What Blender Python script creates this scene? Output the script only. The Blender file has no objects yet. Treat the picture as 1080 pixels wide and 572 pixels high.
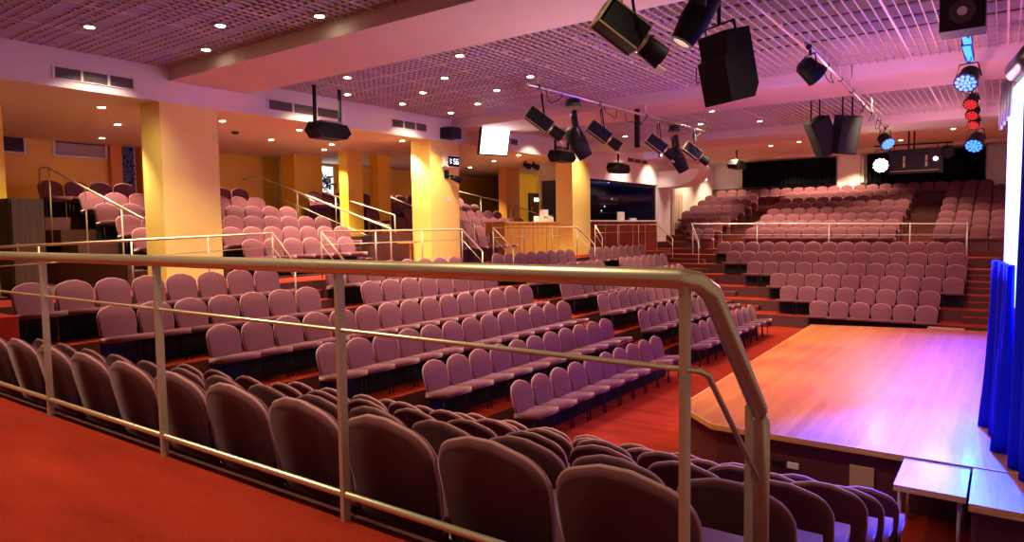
import bpy, bmesh, math, random
from mathutils import Vector, Matrix
random.seed(7)
S = bpy.context.scene
C = S.collection
PI = math.pi
R = math.radians

# ------------------------------------------------------------------ materials
def newmat(name):
    m = bpy.data.materials.new(name); m.use_nodes = True
    nt = m.node_tree
    return m, nt, nt.nodes['Principled BSDF']

def mat(name, col, rough=0.6, metal=0.0, noise=0.0, scale=20.0, bump=0.0, sheen=0.0, sheen_tint=None, spec=None, emit=None, estr=0.0, coat=0.0):
    m, nt, b = newmat(name)
    b.inputs['Base Color'].default_value = (*col, 1)
    b.inputs['Roughness'].default_value = rough
    b.inputs['Metallic'].default_value = metal
    if spec is not None: b.inputs['Specular IOR Level'].default_value = spec
    if sheen:
        b.inputs['Sheen Weight'].default_value = sheen
        b.inputs['Sheen Roughness'].default_value = 0.35
        b.inputs['Sheen Tint'].default_value = (*(sheen_tint or (1, 1, 1)), 1)
    if coat:
        b.inputs['Coat Weight'].default_value = coat
        b.inputs['Coat Roughness'].default_value = 0.15
    if emit:
        b.inputs['Emission Color'].default_value = (*emit, 1)
        b.inputs['Emission Strength'].default_value = estr
    if noise or bump:
        tc = nt.nodes.new('ShaderNodeTexCoord')
        nz = nt.nodes.new('ShaderNodeTexNoise')
        nz.inputs['Scale'].default_value = scale
        nz.inputs['Detail'].default_value = 5
        nt.links.new(tc.outputs['Object'], nz.inputs['Vector'])
        if noise:
            mx = nt.nodes.new('ShaderNodeMix'); mx.data_type = 'RGBA'
            mx.inputs['A'].default_value = (*[c * (1 - noise) for c in col], 1)
            mx.inputs['B'].default_value = (*[min(1, c * (1 + noise)) for c in col], 1)
            nt.links.new(nz.outputs['Fac'], mx.inputs['Factor'])
            nt.links.new(mx.outputs['Result'], b.inputs['Base Color'])
        if bump:
            bp = nt.nodes.new('ShaderNodeBump')
            bp.inputs['Strength'].default_value = bump
            bp.inputs['Distance'].default_value = 0.01
            nt.links.new(nz.outputs['Fac'], bp.inputs['Height'])
            nt.links.new(bp.outputs['Normal'], b.inputs['Normal'])
    return m

def carpet(name, col, col2):
    m, nt, b = newmat(name)
    b.inputs['Roughness'].default_value = 0.95
    b.inputs['Specular IOR Level'].default_value = 0.1
    tc = nt.nodes.new('ShaderNodeTexCoord')
    n1 = nt.nodes.new('ShaderNodeTexNoise'); n1.inputs['Scale'].default_value = 140; n1.inputs['Detail'].default_value = 3
    n2 = nt.nodes.new('ShaderNodeTexNoise'); n2.inputs['Scale'].default_value = 2.2; n2.inputs['Detail'].default_value = 4
    mp = nt.nodes.new('ShaderNodeMapping'); mp.inputs['Scale'].default_value = (0.5, 2.0, 1)
    nt.links.new(tc.outputs['Object'], n1.inputs['Vector'])
    nt.links.new(tc.outputs['Object'], mp.inputs['Vector']); nt.links.new(mp.outputs['Vector'], n2.inputs['Vector'])
    ad = nt.nodes.new('ShaderNodeMath'); ad.operation = 'MULTIPLY_ADD'; ad.inputs[1].default_value = 0.5
    nt.links.new(n1.outputs['Fac'], ad.inputs[0])
    ml = nt.nodes.new('ShaderNodeMath'); ml.operation = 'MULTIPLY'; ml.inputs[1].default_value = 0.5
    nt.links.new(n2.outputs['Fac'], ml.inputs[0]); nt.links.new(ml.outputs[0], ad.inputs[2])
    cr = nt.nodes.new('ShaderNodeValToRGB')
    cr.color_ramp.elements[0].position = 0.34; cr.color_ramp.elements[0].color = (*col2, 1)
    cr.color_ramp.elements[1].position = 0.6; cr.color_ramp.elements[1].color = (*col, 1)
    nt.links.new(ad.outputs[0], cr.inputs['Fac']); nt.links.new(cr.outputs['Color'], b.inputs['Base Color'])
    bp = nt.nodes.new('ShaderNodeBump'); bp.inputs['Strength'].default_value = 0.5; bp.inputs['Distance'].default_value = 0.01
    nt.links.new(n1.outputs['Fac'], bp.inputs['Height']); nt.links.new(bp.outputs['Normal'], b.inputs['Normal'])
    return m

def planks(name, c1, c2, seam, length=1.6, width=0.075, rough=0.25, along='Y', coat=0.4):
    m, nt, b = newmat(name)
    b.inputs['Roughness'].default_value = rough
    b.inputs['Coat Weight'].default_value = coat
    b.inputs['Coat Roughness'].default_value = 0.12
    tc = nt.nodes.new('ShaderNodeTexCoord')
    mp = nt.nodes.new('ShaderNodeMapping')
    if along == 'Y': mp.inputs['Rotation'].default_value = (0, 0, R(90))
    br = nt.nodes.new('ShaderNodeTexBrick')
    br.inputs['Color1'].default_value = (*c1, 1); br.inputs['Color2'].default_value = (*c2, 1)
    br.inputs['Mortar'].default_value = (*seam, 1)
    br.inputs['Scale'].default_value = 1.0; br.inputs['Mortar Size'].default_value = 0.0012
    br.inputs['Brick Width'].default_value = length; br.inputs['Row Height'].default_value = width
    br.offset = 0.37
    nt.links.new(tc.outputs['Object'], mp.inputs['Vector']); nt.links.new(mp.outputs['Vector'], br.inputs['Vector'])
    nz = nt.nodes.new('ShaderNodeTexNoise'); nz.inputs['Scale'].default_value = 6; nz.inputs['Detail'].default_value = 6
    mp2 = nt.nodes.new('ShaderNodeMapping'); mp2.inputs['Scale'].default_value = (8, 0.6, 8) if along == 'Y' else (0.6, 8, 8)
    nt.links.new(tc.outputs['Object'], mp2.inputs['Vector']); nt.links.new(mp2.outputs['Vector'], nz.inputs['Vector'])
    mx = nt.nodes.new('ShaderNodeMix'); mx.data_type = 'RGBA'; mx.blend_type = 'MULTIPLY'
    mx.inputs['Factor'].default_value = 0.45
    cr = nt.nodes.new('ShaderNodeValToRGB')
    cr.color_ramp.elements[0].position = 0.3; cr.color_ramp.elements[0].color = (0.5, 0.42, 0.38, 1)
    cr.color_ramp.elements[1].position = 0.65; cr.color_ramp.elements[1].color = (1, 1, 1, 1)
    nt.links.new(nz.outputs['Fac'], cr.inputs['Fac'])
    nt.links.new(br.outputs['Color'], mx.inputs['A']); nt.links.new(cr.outputs['Color'], mx.inputs['B'])
    nt.links.new(mx.outputs['Result'], b.inputs['Base Color'])
    return m

def woodgrain(name, c1, c2, rough=0.35, sc=(30, 30, 1.5)):
    m, nt, b = newmat(name)
    b.inputs['Roughness'].default_value = rough
    tc = nt.nodes.new('ShaderNodeTexCoord'); mp = nt.nodes.new('ShaderNodeMapping'); mp.inputs['Scale'].default_value = sc
    nz = nt.nodes.new('ShaderNodeTexNoise'); nz.inputs['Scale'].default_value = 1.0; nz.inputs['Detail'].default_value = 6
    cr = nt.nodes.new('ShaderNodeValToRGB')
    cr.color_ramp.elements[0].position = 0.35; cr.color_ramp.elements[0].color = (*c1, 1)
    cr.color_ramp.elements[1].position = 0.65; cr.color_ramp.elements[1].color = (*c2, 1)
    nt.links.new(tc.outputs['Object'], mp.inputs['Vector']); nt.links.new(mp.outputs['Vector'], nz.inputs['Vector'])
    nt.links.new(nz.outputs['Fac'], cr.inputs['Fac']); nt.links.new(cr.outputs['Color'], b.inputs['Base Color'])
    return m

def emis(name, col, strength):
    return mat(name, (0.02, 0.02, 0.02), 0.4, emit=col, estr=strength)

M = {}
M['carpet'] = carpet('red_carpet', (0.36, 0.030, 0.012), (0.20, 0.014, 0.006))
M['tier'] = carpet('tier_carpet', (0.33, 0.024, 0.010), (0.18, 0.012, 0.006))
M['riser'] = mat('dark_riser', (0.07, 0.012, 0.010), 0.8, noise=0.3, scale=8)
M['fabric'] = mat('plum_fabric', (0.165, 0.055, 0.070), 0.9, noise=0.15, scale=260, bump=0.12, sheen=0.5, sheen_tint=(1.0, 0.62, 0.66), spec=0.15)
M['lit_rim'] = mat('plum_lit_rim', (0.55, 0.27, 0.28), 0.85, sheen=0.4, sheen_tint=(1, 0.7, 0.7))
M['chairmetal'] = mat('dark_chair_metal', (0.03, 0.022, 0.022), 0.45, metal=0.6)
M['shell'] = mat('chair_under_shell', (0.10, 0.07, 0.07), 0.5)
M['steel'] = mat('brushed_steel', (0.90, 0.76, 0.50), 0.36, metal=0.8, noise=0.06, scale=60)
M['steelpost'] = mat('satin_steel_post', (0.72, 0.60, 0.42), 0.45, metal=0.55, noise=0.06, scale=40)
M['plaster'] = mat('cream_plaster', (0.84, 0.76, 0.70), 0.8, noise=0.04, scale=3)
M['beam'] = mat('beam_plaster', (0.72, 0.58, 0.54), 0.75, noise=0.03, scale=2)
M['soffit'] = mat('soffit_plaster', (0.82, 0.66, 0.50), 0.8, noise=0.03, scale=2)
M['yellow'] = mat('yellow_paint', (0.92, 0.58, 0.05), 0.6, noise=0.06, scale=2)
M['pillar'] = mat('pillar_paint', (1.0, 0.72, 0.17), 0.55, noise=0.04, scale=2)
M['orange'] = mat('orange_paint', (0.66, 0.26, 0.03), 0.6, noise=0.05, scale=2)
M['grid'] = mat('ceiling_grid', (0.60, 0.45, 0.40), 0.5)
M['gridmain'] = mat('ceiling_grid_main', (0.70, 0.54, 0.50), 0.5)
M['plenum'] = mat('plenum_dark', (0.045, 0.025, 0.03), 0.9)
M['black'] = mat('black_paint', (0.010, 0.009, 0.010), 0.55, noise=0.3, scale=12, spec=0.2)
M['blackgloss'] = mat('black_plastic', (0.015, 0.014, 0.015), 0.3)
M['grille'] = mat('speaker_grille', (0.012, 0.011, 0.012), 0.8, bump=0.6, scale=220)
M['alu'] = mat('aluminium_pipe', (0.62, 0.58, 0.62), 0.35, metal=0.8)
M['brassedge'] = mat('fixture_edge', (0.62, 0.52, 0.32), 0.35, metal=0.8)
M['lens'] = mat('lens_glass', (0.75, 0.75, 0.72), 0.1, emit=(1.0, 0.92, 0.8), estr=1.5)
M['drape'] = mat('black_drape', (0.005, 0.0045, 0.006), 0.95, noise=0.3, scale=20, spec=0.05)
M['bluedrape'] = mat('blue_stage_drape', (0.003, 0.012, 0.72), 0.8, noise=0.15, scale=12, spec=0.1)
M['beigedrape'] = mat('beige_drape', (0.60, 0.46, 0.34), 0.85, noise=0.08, scale=20)
M['screen'] = mat('projection_screen', (0.88, 0.9, 0.92), 0.7, emit=(0.55, 0.8, 1.0), estr=0.8)  # emission stands in for the projected light on the cloth
M['stage'] = planks('stage_planks', (0.60, 0.22, 0.05), (0.45, 0.145, 0.034), (0.14, 0.045, 0.012), length=2.6, width=0.11, rough=0.38, coat=0.10)
M['stageedge'] = woodgrain('stage_edge', (0.62, 0.28, 0.07), (0.78, 0.40, 0.12), sc=(2, 30, 30))
M['stagefront'] = mat('stage_front_panel', (0.10, 0.022, 0.016), 0.6, noise=0.2, scale=6)
M['bar'] = woodgrain('blond_veneer', (0.66, 0.32, 0.04), (0.86, 0.48, 0.085), 0.3, (2, 14, 0.8))
M['redpanel'] = woodgrain('red_veneer', (0.16, 0.022, 0.016), (0.26, 0.04, 0.026), 0.35, (20, 20, 1.2))
M['darkwood'] = woodgrain('dark_timber', (0.04, 0.017, 0.006), (0.075, 0.03, 0.010), 0.8, (20, 20, 1.2))
M['white'] = mat('white_paint', (0.82, 0.80, 0.76), 0.5)
M['paper'] = mat('paper', (0.86, 0.82, 0.72), 0.7)
M['tan'] = mat('tan_panel', (0.50, 0.33, 0.17), 0.6, noise=0.15, scale=14)
M['vent'] = mat('vent_louvre', (0.13, 0.08, 0.075), 0.5)
M['boothwall'] = mat('booth_wall', (0.05, 0.045, 0.09), 0.7)
M['glass'] = mat('window_glass', (0.55, 0.58, 0.66), 0.02)
M['glass'].node_tree.nodes['Principled BSDF'].inputs['Transmission Weight'].default_value = 1.0
M['glass'].node_tree.nodes['Principled BSDF'].inputs['IOR'].default_value = 1.1
M['glassdark'] = mat('dark_glass', (0.012, 0.014, 0.03), 0.06, coat=0.5)
M['blind'] = mat('grey_blind', (0.42, 0.34, 0.26), 0.7)
M['leaf'] = mat('night_leaf', (0.05, 0.10, 0.16), 0.5, noise=0.4, scale=9)
M['plant'] = mat('indoor_leaf', (0.06, 0.13, 0.025), 0.45, noise=0.4, scale=14)
M['plantdark'] = mat('dark_leaf', (0.03, 0.05, 0.015), 0.5, noise=0.4, scale=14)
M['pot'] = mat('dark_pot', (0.05, 0.03, 0.025), 0.5)
M['downlamp'] = emis('downlight_lamp', (1.0, 0.86, 0.55), 22)
M['tv'] = emis('tv_picture', (0.95, 0.97, 1.0), 3.5)
M['tvmark'] = mat('tv_mark', (0.3, 0.3, 0.32), 0.5, spec=0.1)
M['digit'] = emis('clock_digit', (0.9, 0.9, 1.0), 1.6)
M['blueled'] = emis('blue_led', (0.015, 0.09, 1.0), 4)
M['bluelit'] = emis('blue_lit_bar_glow', (0.01, 0.10, 1.0), 4)
M['redled'] = emis('red_led', (1.0, 0.03, 0.02), 0.5)
M['warmled'] = emis('warm_lamp', (1.0, 0.85, 0.55), 30)
M['greenexit'] = emis('door_sign_glow', (0.8, 0.85, 0.7), 1.0)
M['doorglow'] = emis('white_door_leaf', (0.82, 0.86, 0.95), 1.6)  # white emissive leaf of the glazed door
M['bluescreen'] = emis('booth_monitor', (0.06, 0.10, 0.5), 0.5)

# ------------------------------------------------------------------ mesh helpers
class MB:
    def __init__(self): self.bm = bmesh.new()
    def faces(self, vs, fs, mi=0):
        v = [self.bm.verts.new(p) for p in vs]
        for f in fs:
            try:
                fc = self.bm.faces.new([v[i] for i in f]); fc.material_index = mi
            except ValueError: pass
        return self
    def box(self, x0, x1, y0, y1, z0, z1, mi=0):
        x0, x1 = min(x0, x1), max(x0, x1); y0, y1 = min(y0, y1), max(y0, y1); z0, z1 = min(z0, z1), max(z0, z1)
        return self.faces([(x0,y0,z0),(x1,y0,z0),(x1,y1,z0),(x0,y1,z0),(x0,y0,z1),(x1,y0,z1),(x1,y1,z1),(x0,y1,z1)],
                          [(3,2,1,0),(4,5,6,7),(0,1,5,4),(1,2,6,5),(2,3,7,6),(3,0,4,7)], mi)
    def obox(self, c, mtx, hx, hy, hz, mi=0):
        vs = []
        for z in (-hz, hz):
            for x, y in ((-hx,-hy),(hx,-hy),(hx,hy),(-hx,hy)):
                vs.append(Vector(c) + mtx @ Vector((x, y, z)))
        return self.faces(vs, [(3,2,1,0),(4,5,6,7),(0,1,5,4),(1,2,6,5),(2,3,7,6),(3,0,4,7)], mi)
    def prism(self, poly, z0, z1, mi=0, mtop=None):
        n = len(poly)
        vs = [(x, y, z0) for x, y in poly] + [(x, y, z1) for x, y in poly]
        self.faces(vs, [tuple(range(n))[::-1]] + [(i, (i+1) % n, n+(i+1) % n, n+i) for i in range(n)], mi)
        self.faces([(x, y, z1) for x, y in poly], [tuple(range(n))], mi if mtop is None else mtop)
        bmesh.ops.remove_doubles(self.bm, verts=self.bm.verts, dist=1e-5)
        return self
    def extrude_y(self, prof, y0, y1, mi=0):           # prof: (x,z) polygon
        n = len(prof)
        vs = [(x, y0, z) for x, z in prof] + [(x, y1, z) for x, z in prof]
        return self.faces(vs, [tuple(range(n)), tuple(range(n, 2*n))[::-1]] + [(i, n+i, n+(i+1) % n, (i+1) % n) for i in range(n)], mi)
    def tube(self, pts, r, seg=10, mi=0, cap=True, flat=1.0):
        pts = [Vector(p) for p in pts]; n = len(pts); rings = []
        for i, p in enumerate(pts):
            a = (pts[i] - pts[i-1]).normalized() if i > 0 else None
            b = (pts[i+1] - pts[i]).normalized() if i < n-1 else None
            t = ((a + b).normalized() if a is not None and b is not None else (a if a is not None else b))
            k = 1.0
            if a is not None and b is not None: k = 1.0 / max(0.4, a.dot(t))
            ref = Vector((0, 0, 1)) if abs(t.z) < 0.93 else Vector((1, 0, 0))
            s = t.cross(ref).normalized(); u = s.cross(t).normalized()
            rr = r[i] if isinstance(r, (list, tuple)) else r
            ring = []
            for j in range(seg):
                an = 2*PI*j/seg
                o = s*math.cos(an)*rr*flat + u*math.sin(an)*rr
                ring.append(self.bm.verts.new(p + o*1.0))
            rings.append(ring)
        for i in range(n-1):
            for j in range(seg):
                f = self.bm.faces.new([rings[i][j], rings[i][(j+1) % seg], rings[i+1][(j+1) % seg], rings[i+1][j]])
                f.material_index = mi; f.smooth = True
        if cap:
            for ring in (rings[0][::-1], rings[-1]):
                try:
                    f = self.bm.faces.new(ring); f.material_index = mi
                except ValueError: pass
        return self
    def disc(self, c, nrm, r, seg=16, mi=0):
        nrm = Vector(nrm).normalized(); q = nrm.to_track_quat('Z', 'Y')
        vs = [Vector(c) + q @ Vector((r*math.cos(2*PI*i/seg), r*math.sin(2*PI*i/seg), 0)) for i in range(seg)]
        return self.faces(vs, [tuple(range(seg))], mi)
    def bevel(self, w, seg=2):
        es = [e for e in self.bm.edges if len(e.link_faces) == 2 and e.calc_face_angle(0) > 0.5]
        bmesh.ops.bevel(self.bm, geom=es, offset=w, segments=seg, affect='EDGES', profile=0.6)
        return self
    def xf(self, mtx):
        self.bm.transform(mtx); return self
    def mesh(self, name, mats):
        bmesh.ops.recalc_face_normals(self.bm, faces=self.bm.faces)
        me = bpy.data.meshes.new(name); self.bm.to_mesh(me); self.bm.free()
        for m in (mats if isinstance(mats, (list, tuple)) else [mats]): me.materials.append(m)
        return me
    def build(self, name, mats, parent=None, smooth=None):
        me = self.mesh(name, mats)
        if smooth: me.shade_smooth()
        o = bpy.data.objects.new(name, me); C.objects.link(o)
        if parent is not None:
            o.parent = parent
            pm = parent.matrix_basis if parent.parent is None else parent.parent.matrix_basis @ parent.matrix_parent_inverse @ parent.matrix_basis
            o.matrix_parent_inverse = pm.inverted()
        return o

def tag(o, label=None, cat=None, group=None, kind=None):
    if label: o['label'] = label
    if cat: o['category'] = cat
    if group: o['group'] = group
    if kind: o['kind'] = kind
    return o

def thing(name, label, cat, loc=(0, 0, 0), group=None, rotz=0):
    o = bpy.data.objects.new(name, None); C.objects.link(o)
    o.empty_display_size = 0.1
    o.location = loc; o.rotation_euler = (0, 0, rotz)
    bpy_m = Matrix.Translation(loc) @ Matrix.Rotation(rotz, 4, 'Z')
    o.matrix_basis = bpy_m
    return tag(o, label, cat, group)

def tiers(name, mb):
    bmesh.ops.recalc_face_normals(mb.bm, faces=mb.bm.faces)
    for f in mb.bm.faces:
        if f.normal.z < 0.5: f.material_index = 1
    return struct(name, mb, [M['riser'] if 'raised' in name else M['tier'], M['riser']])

def struct(name, mb, mats, label=None, smooth=None):
    return tag(mb.build(name, mats, None, smooth), label, None, None, 'structure')

def copy_tree(o, parent=None):
    c = o.copy(); C.objects.link(c)
    if parent is not None:
        c.parent = parent; c.matrix_parent_inverse = o.matrix_parent_inverse.copy()
    for ch in list(o.children): copy_tree(ch, c)
    return c

ORD = 'first second third fourth fifth sixth seventh eighth ninth tenth eleventh twelfth thirteenth fourteenth fifteenth sixteenth seventeenth eighteenth'.split()

# ------------------------------------------------------------------ camera (solved from the vanishing points)
EYE = 3.2
cam = bpy.data.cameras.new('camera'); camo = bpy.data.objects.new('camera', cam); C.objects.link(camo)
yaw, pit, rol = R(35.78), R(3.60), R(-0.77)
s_, c_ = math.sin(yaw), math.cos(yaw)
fw = Vector((-s_*math.cos(pit), c_*math.cos(pit), -math.sin(pit)))
rt0 = Vector((c_, s_, 0)); up0 = rt0.cross(fw)
rt = rt0*math.cos(rol) + up0*math.sin(rol); up = -rt0*math.sin(rol) + up0*math.cos(rol)
mw = Matrix((rt, up, -fw)).transposed().to_4x4(); mw.translation = (0, 0, EYE)
camo.matrix_world = mw
cam.sensor_width = 36; cam.lens = 722.6/1080*36; cam.clip_start = 0.05; cam.clip_end = 200
S.camera = camo

# ------------------------------------------------------------------ levels
AX = [-5.98 - 1.085*k for k in range(6)]          # back-top X of the centre bank rows
AZ = [0.325*k for k in range(6)]
NY = [1.95, 2.85, 3.80, 4.78, 5.65, 6.60]          # near bank rows (top row first)
NZ = [1.55, 1.24, 0.93, 0.62, 0.31, 0.0]
FY = [21.85 + 1.045*k for k in range(6)]           # far bank rows
FZ = [0.03 + 0.327*k for k in range(6)]
UY = [28.87 + 1.05*k for k in range(8)]            # far upper rows
UZ = [2.2 + 0.28*k for k in range(8)]
TX = [-14.05 - 0.8*k for k in range(6)]            # raised tiers beyond the cross aisle
TZ = [2.15 + 0.285*k for k in range(6)]
PLAT = 2.075
CEIL = 6.28
FASC = -12.9

# ------------------------------------------------------------------ floors
struct('floor', MB().box(-13, 1.6, -6, 37, -0.2, 0.0), M['carpet'])
struct('floor_platform', MB().box(-10.75, 0.9, -6, 1.75, 0.0, PLAT).box(-13, -10.75, -6, 3.55, 0.0, PLAT+0.03), M['carpet'])
struct('trim_1', MB().box(-10.75, -0.7, 1.7505, 1.775, PLAT-0.09, PLAT+0.004), M['riser'])
m = MB()
for j in range(5):
    m.box(-13.0, -0.66, 1.78, NY[j+1]-0.2, 0.0, NZ[j])
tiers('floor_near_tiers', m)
m = MB()
for i in range(12):                                  # stair at the end of the near bank
    z = PLAT - (i+1)*PLAT/13
    m.box(-0.655, 0.9, 1.75, 1.75+0.42*(i+1), 0.0, z)
tiers('floor_near_stair', m)
m = MB()
for k in range(1, 6):
    m.box(-11.78, AX[k]+0.70, 1.78, 27.0, 0.0, AZ[k])
m.box(-13.0, -11.78, 3.55, 37, 0.0, 2.15)            # cross aisle
for y0, y1, ks in ((8.0, 9.2, (4, 5)), (13.68, 14.85, (1, 2, 3, 4, 5)), (19.45, 20.4, (4, 5))):   # half steps in the aisles
    for k in ks:
        m.box(AX[k]+0.70, AX[k]+1.02, y0, y1, 0.0, AZ[k]-0.1625)
    m.box(-11.78, -11.45, y0, y1, 0.0, 1.97); m.box(-11.45, -11.12, y0, y1, 0.0, 1.80)
for k in range(1, 6):                                # diagonal aisle by the near bank
    m.box(AX[k]+0.70, AX[k]+1.02, 8.1-1.02*k-1.3, 8.1-1.02*k, 0.0, AZ[k]-0.1625)
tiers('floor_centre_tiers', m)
m = MB()
FL = [-4.8, -5.9, -6.5, -7.6, -8.7, -9.4]
for k in range(1, 6):
    m.box(-11.78, 0.4, FY[k]-0.72, 27.5, 0.0, FZ[k])
    m.box(FL[k]-2.6, FL[k]-0.05, FY[k]-1.06, FY[k]-0.72, 0.0, FZ[k]-0.1635)
    m.box(-0.95, 0.4, FY[k]-1.06, FY[k]-0.72, 0.0, FZ[k]-0.1635)
m.box(-11.78, 0.4, 27.35, 37, 0.0, 2.0)
m.box(-11.4, -9.9, 27.0, 27.35, 0, 1.83)
for k in range(8):
    m.box(FASC, 0.4, UY[k]-0.70, 37, 0.0, UZ[k])
    for x0, x1 in ((-10.05, -8.85), (-3.25, -2.15)):
        if k: m.box(x0, x1, UY[k]-1.03, UY[k]-0.70, 0.0, UZ[k]-0.14)
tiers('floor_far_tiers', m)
m = MB()
for k in range(6):
    m.box(-20.5, TX[k]+0.66, 6.35, 12.86, 2.1, TZ[k])
    m.box(-20.5, TX[k]+0.66, 14.6-0.15*k, 24.5, 2.1, TZ[k])
    m.box(-20.5, TX[k]+0.50, 12.86, 13.6, 2.1, TZ[k]-0.03)
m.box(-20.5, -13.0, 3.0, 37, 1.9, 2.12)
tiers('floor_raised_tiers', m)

# ------------------------------------------------------------------ walls
struct('wall_back', MB().box(-13.2, 1.5, 36.7, 37.0, 0, 7.0), M['plaster'])
struct('wall_raised', MB().box(-20.8, -20.5, -6, 37, 1.9, 6.0), M['yellow'])
struct('wall_raised_end', MB().box(-20.5, -13.2, 31.2, 31.5, 1.9, 6.0), M['yellow'])
struct('wall_left', MB().box(-13.2, FASC-0.004, 32.25, 36.69, 0, 6.6).box(-13.3, FASC-0.004, 29.31, 30.75, 2.0, 5.65).box(-13.3, FASC-0.006, 30.75, 32.25, 4.9, 5.65), M['plaster'])
struct('wall_right', MB().box(0.42, 0.7, 10.4, 37, 0, 7.0), M['beam'])
d = Vector((1.02, -6.0, 0)).normalized()
rotw = Matrix(((d.x, -d.y, 0), (d.y, d.x, 0), (0, 0, 1)))
struct('wall_stage', MB().obox((0.40+0.44, 7.45, 3.3), rotw, 3.06, 0.15, 3.3), M['beam'])
struct('wall_near', MB().box(-21, 3, -6.3, -6, 0, 7), M['plaster'])

# fascia / soffit over the raised seating
struct('ceiling_soffit', MB().box(-20.6, FASC-0.12, -6, 36.7, 5.66, 5.82), M['soffit'])
struct('wall_fascia', MB().box(FASC-0.12, FASC, -6, 36.7, 5.82, 7.0).box(FASC-0.12, FASC, -6, 36.7, 5.655, 5.82), M['plaster'])
# ceilings
for nm, y0, y1, zb in (('beam_1', 6.9, 8.55, 6.06), ('beam_2', 15.05, 17.05, 6.05), ('beam_3', 22.7, 24.8, 6.05)):
    struct('ceiling_' + nm, MB().box(FASC, 0.6, y0, y1, zb, 7.0).bevel(0.02, 2), M['beam'])
struct('ceiling_plain', MB().box(FASC, 0.6, 24.8, 36.7, 6.50, 7.0).box(FASC, 0.6, 33.6, 34.2, 6.36, 6.5), M['soffit'])
struct('ceiling_plenum', MB().box(FASC, 1.5, -6, 25, 6.82, 7.0), M['plenum'])
def grid(name, y0, y1):
    m = MB(); h = 0.04
    xm = []
    x = -13.1
    while x < 1.3: xm.append(x); x += 1.45
    for x in xm:
        for i in range(10):
            xx = x + i*1.45/10
            if not (FASC < xx < 1.3): continue
            t = 0.015 if i == 0 else 0.006
            m.box(xx-t, xx+t, y0, y1, CEIL, CEIL+h+(0.02 if i == 0 else 0), 1 if i == 0 else 0)
    y = y0 + 0.02; n = 0
    while y < y1:
        if n % 5: m.box(FASC, 1.3, y-0.0055, y+0.0055, CEIL+0.006, CEIL+h+0.005, 0)
        y += 0.138; n += 1
    struct(name, m, [M['grid'], M['gridmain']])
grid('ceiling_grid_1', -2.0, 6.9)
grid('ceiling_grid_2', 8.55, 15.05)
grid('ceiling_grid_3', 17.05, 22.7)

# pillars
def column(x0, x1, y0, y1, z0, z1, mt, name='pillar'):
    return struct(name, MB().box(x0, x1, y0, y1, z0, z1).bevel(0.012, 2), mt)
column(-13.62, -12.905, 6.70, 7.86, 2.14, 5.66, M['pillar'])
column(-13.62, -12.905, 14.12, 15.34, 2.14, 5.66, M['pillar'])
column(-13.62, -12.905, 21.75, 23.08, 2.14, 5.66, M['pillar'])
column(-16.9, -16.5, 14.31, 14.92, 2.1, 5.66, M['yellow'])
column(-16.9, -16.5, 15.57, 16.11, 2.1, 5.66, M['yellow'])
column(-16.9, -16.5, 22.6, 23.5, 2.1, 5.66, M['orange'])
column(-19.2, -18.5, 13.85, 14.95, 2.1, 5.66, M['yellow'])
column(-20.4, -20.0, 12.1, 13.7, 2.1, 5.66, M['yellow'])
column(-20.49, -20.1, 9.85, 10.35, 2.1, 5.66, M['orange'])
column(-20.49, -20.3, 9.12, 9.42, 2.1, 5.66, M['orange'])
column(-15.6, -15.0, 4.0, 4.88, 2.1, 5.66, M['yellow'])
column(-9.0+2.3, -9.0+3.3, 36.35, 36.69, 4.1, 6.5, M['plaster'])
column(-0.75, 0.3, 36.35, 36.69, 4.1, 6.5, M['plaster'])
# dark low wall across the vomitory and the tier ends
struct('wall_vomitory', MB().box(-13.75, -13.6, 12.7, 14.1, 2.1, 3.12), M['riser'])
struct('wall_tier_end', MB().box(-19.0, -13.4, 6.22, 6.35, 2.1, 2.72), M['riser'])
struct('trim_2', MB().box(FASC, 0.3, 36.45, 36.6, 4.16, 5.12), M['darkwood'])
# curved bulkhead beside the control booth
prof = [(FASC, 5.66), (FASC, 4.93)] + [(FASC+0.9*(i/8)*1.0+0.0, 4.93+0.0*i) for i in range(1, 2)] + \
       [(-12.2+1.25*math.sin(PI/2*i/8), 5.68-0.72*math.cos(PI/2*i/8)) for i in range(9)]
struct('ceiling_bulkhead', MB().extrude_y(prof, 29.32, 30.7), M['plaster'])

# ------------------------------------------------------------------ windows on the raised back wall
def window(name, y0, y1, z0, z1, panes, sill=True):
    X = -20.5
    f = MB()
    t = 0.05
    f.box(X, X+0.06, y0-t, y0, z0-t, z1+t).box(X, X+0.06, y1, y1+t, z0-t, z1+t).box(X, X+0.06, y0, y1, z1, z1+t).box(X, X+0.09, y0, y1, z0-t, z0)
    o = struct(name, f, M['white'])
    for nm, mt, a0, a1, b0, b1 in panes:
        MB().box(X+0.005, X+0.02, y0+(y1-y0)*a0, y0+(y1-y0)*a1, z0+(z1-z0)*b0, z0+(z1-z0)*b1).build(nm, mt, o)
    return o
window('window_1', 6.15, 7.09, 5.30, 5.95, [('pane', M['glassdark'], 0, 1, 0, 1)])
window('window_2', 7.80, 9.05, 5.30, 5.96, [('pane', M['glassdark'], 0, 1, 0.5, 1), ('blind', M['blind'], 0, 1, 0.0, 0.5)])
window('window_3', 9.47, 9.80, 4.2, 5.86, [('pane', M['glassdark'], 0, 1, 0, 1)])
window('window_4', 14.75, 15.5, 4.2, 5.58, [('pane', M['glassdark'], 0, 1, 0, 1)])
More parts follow.
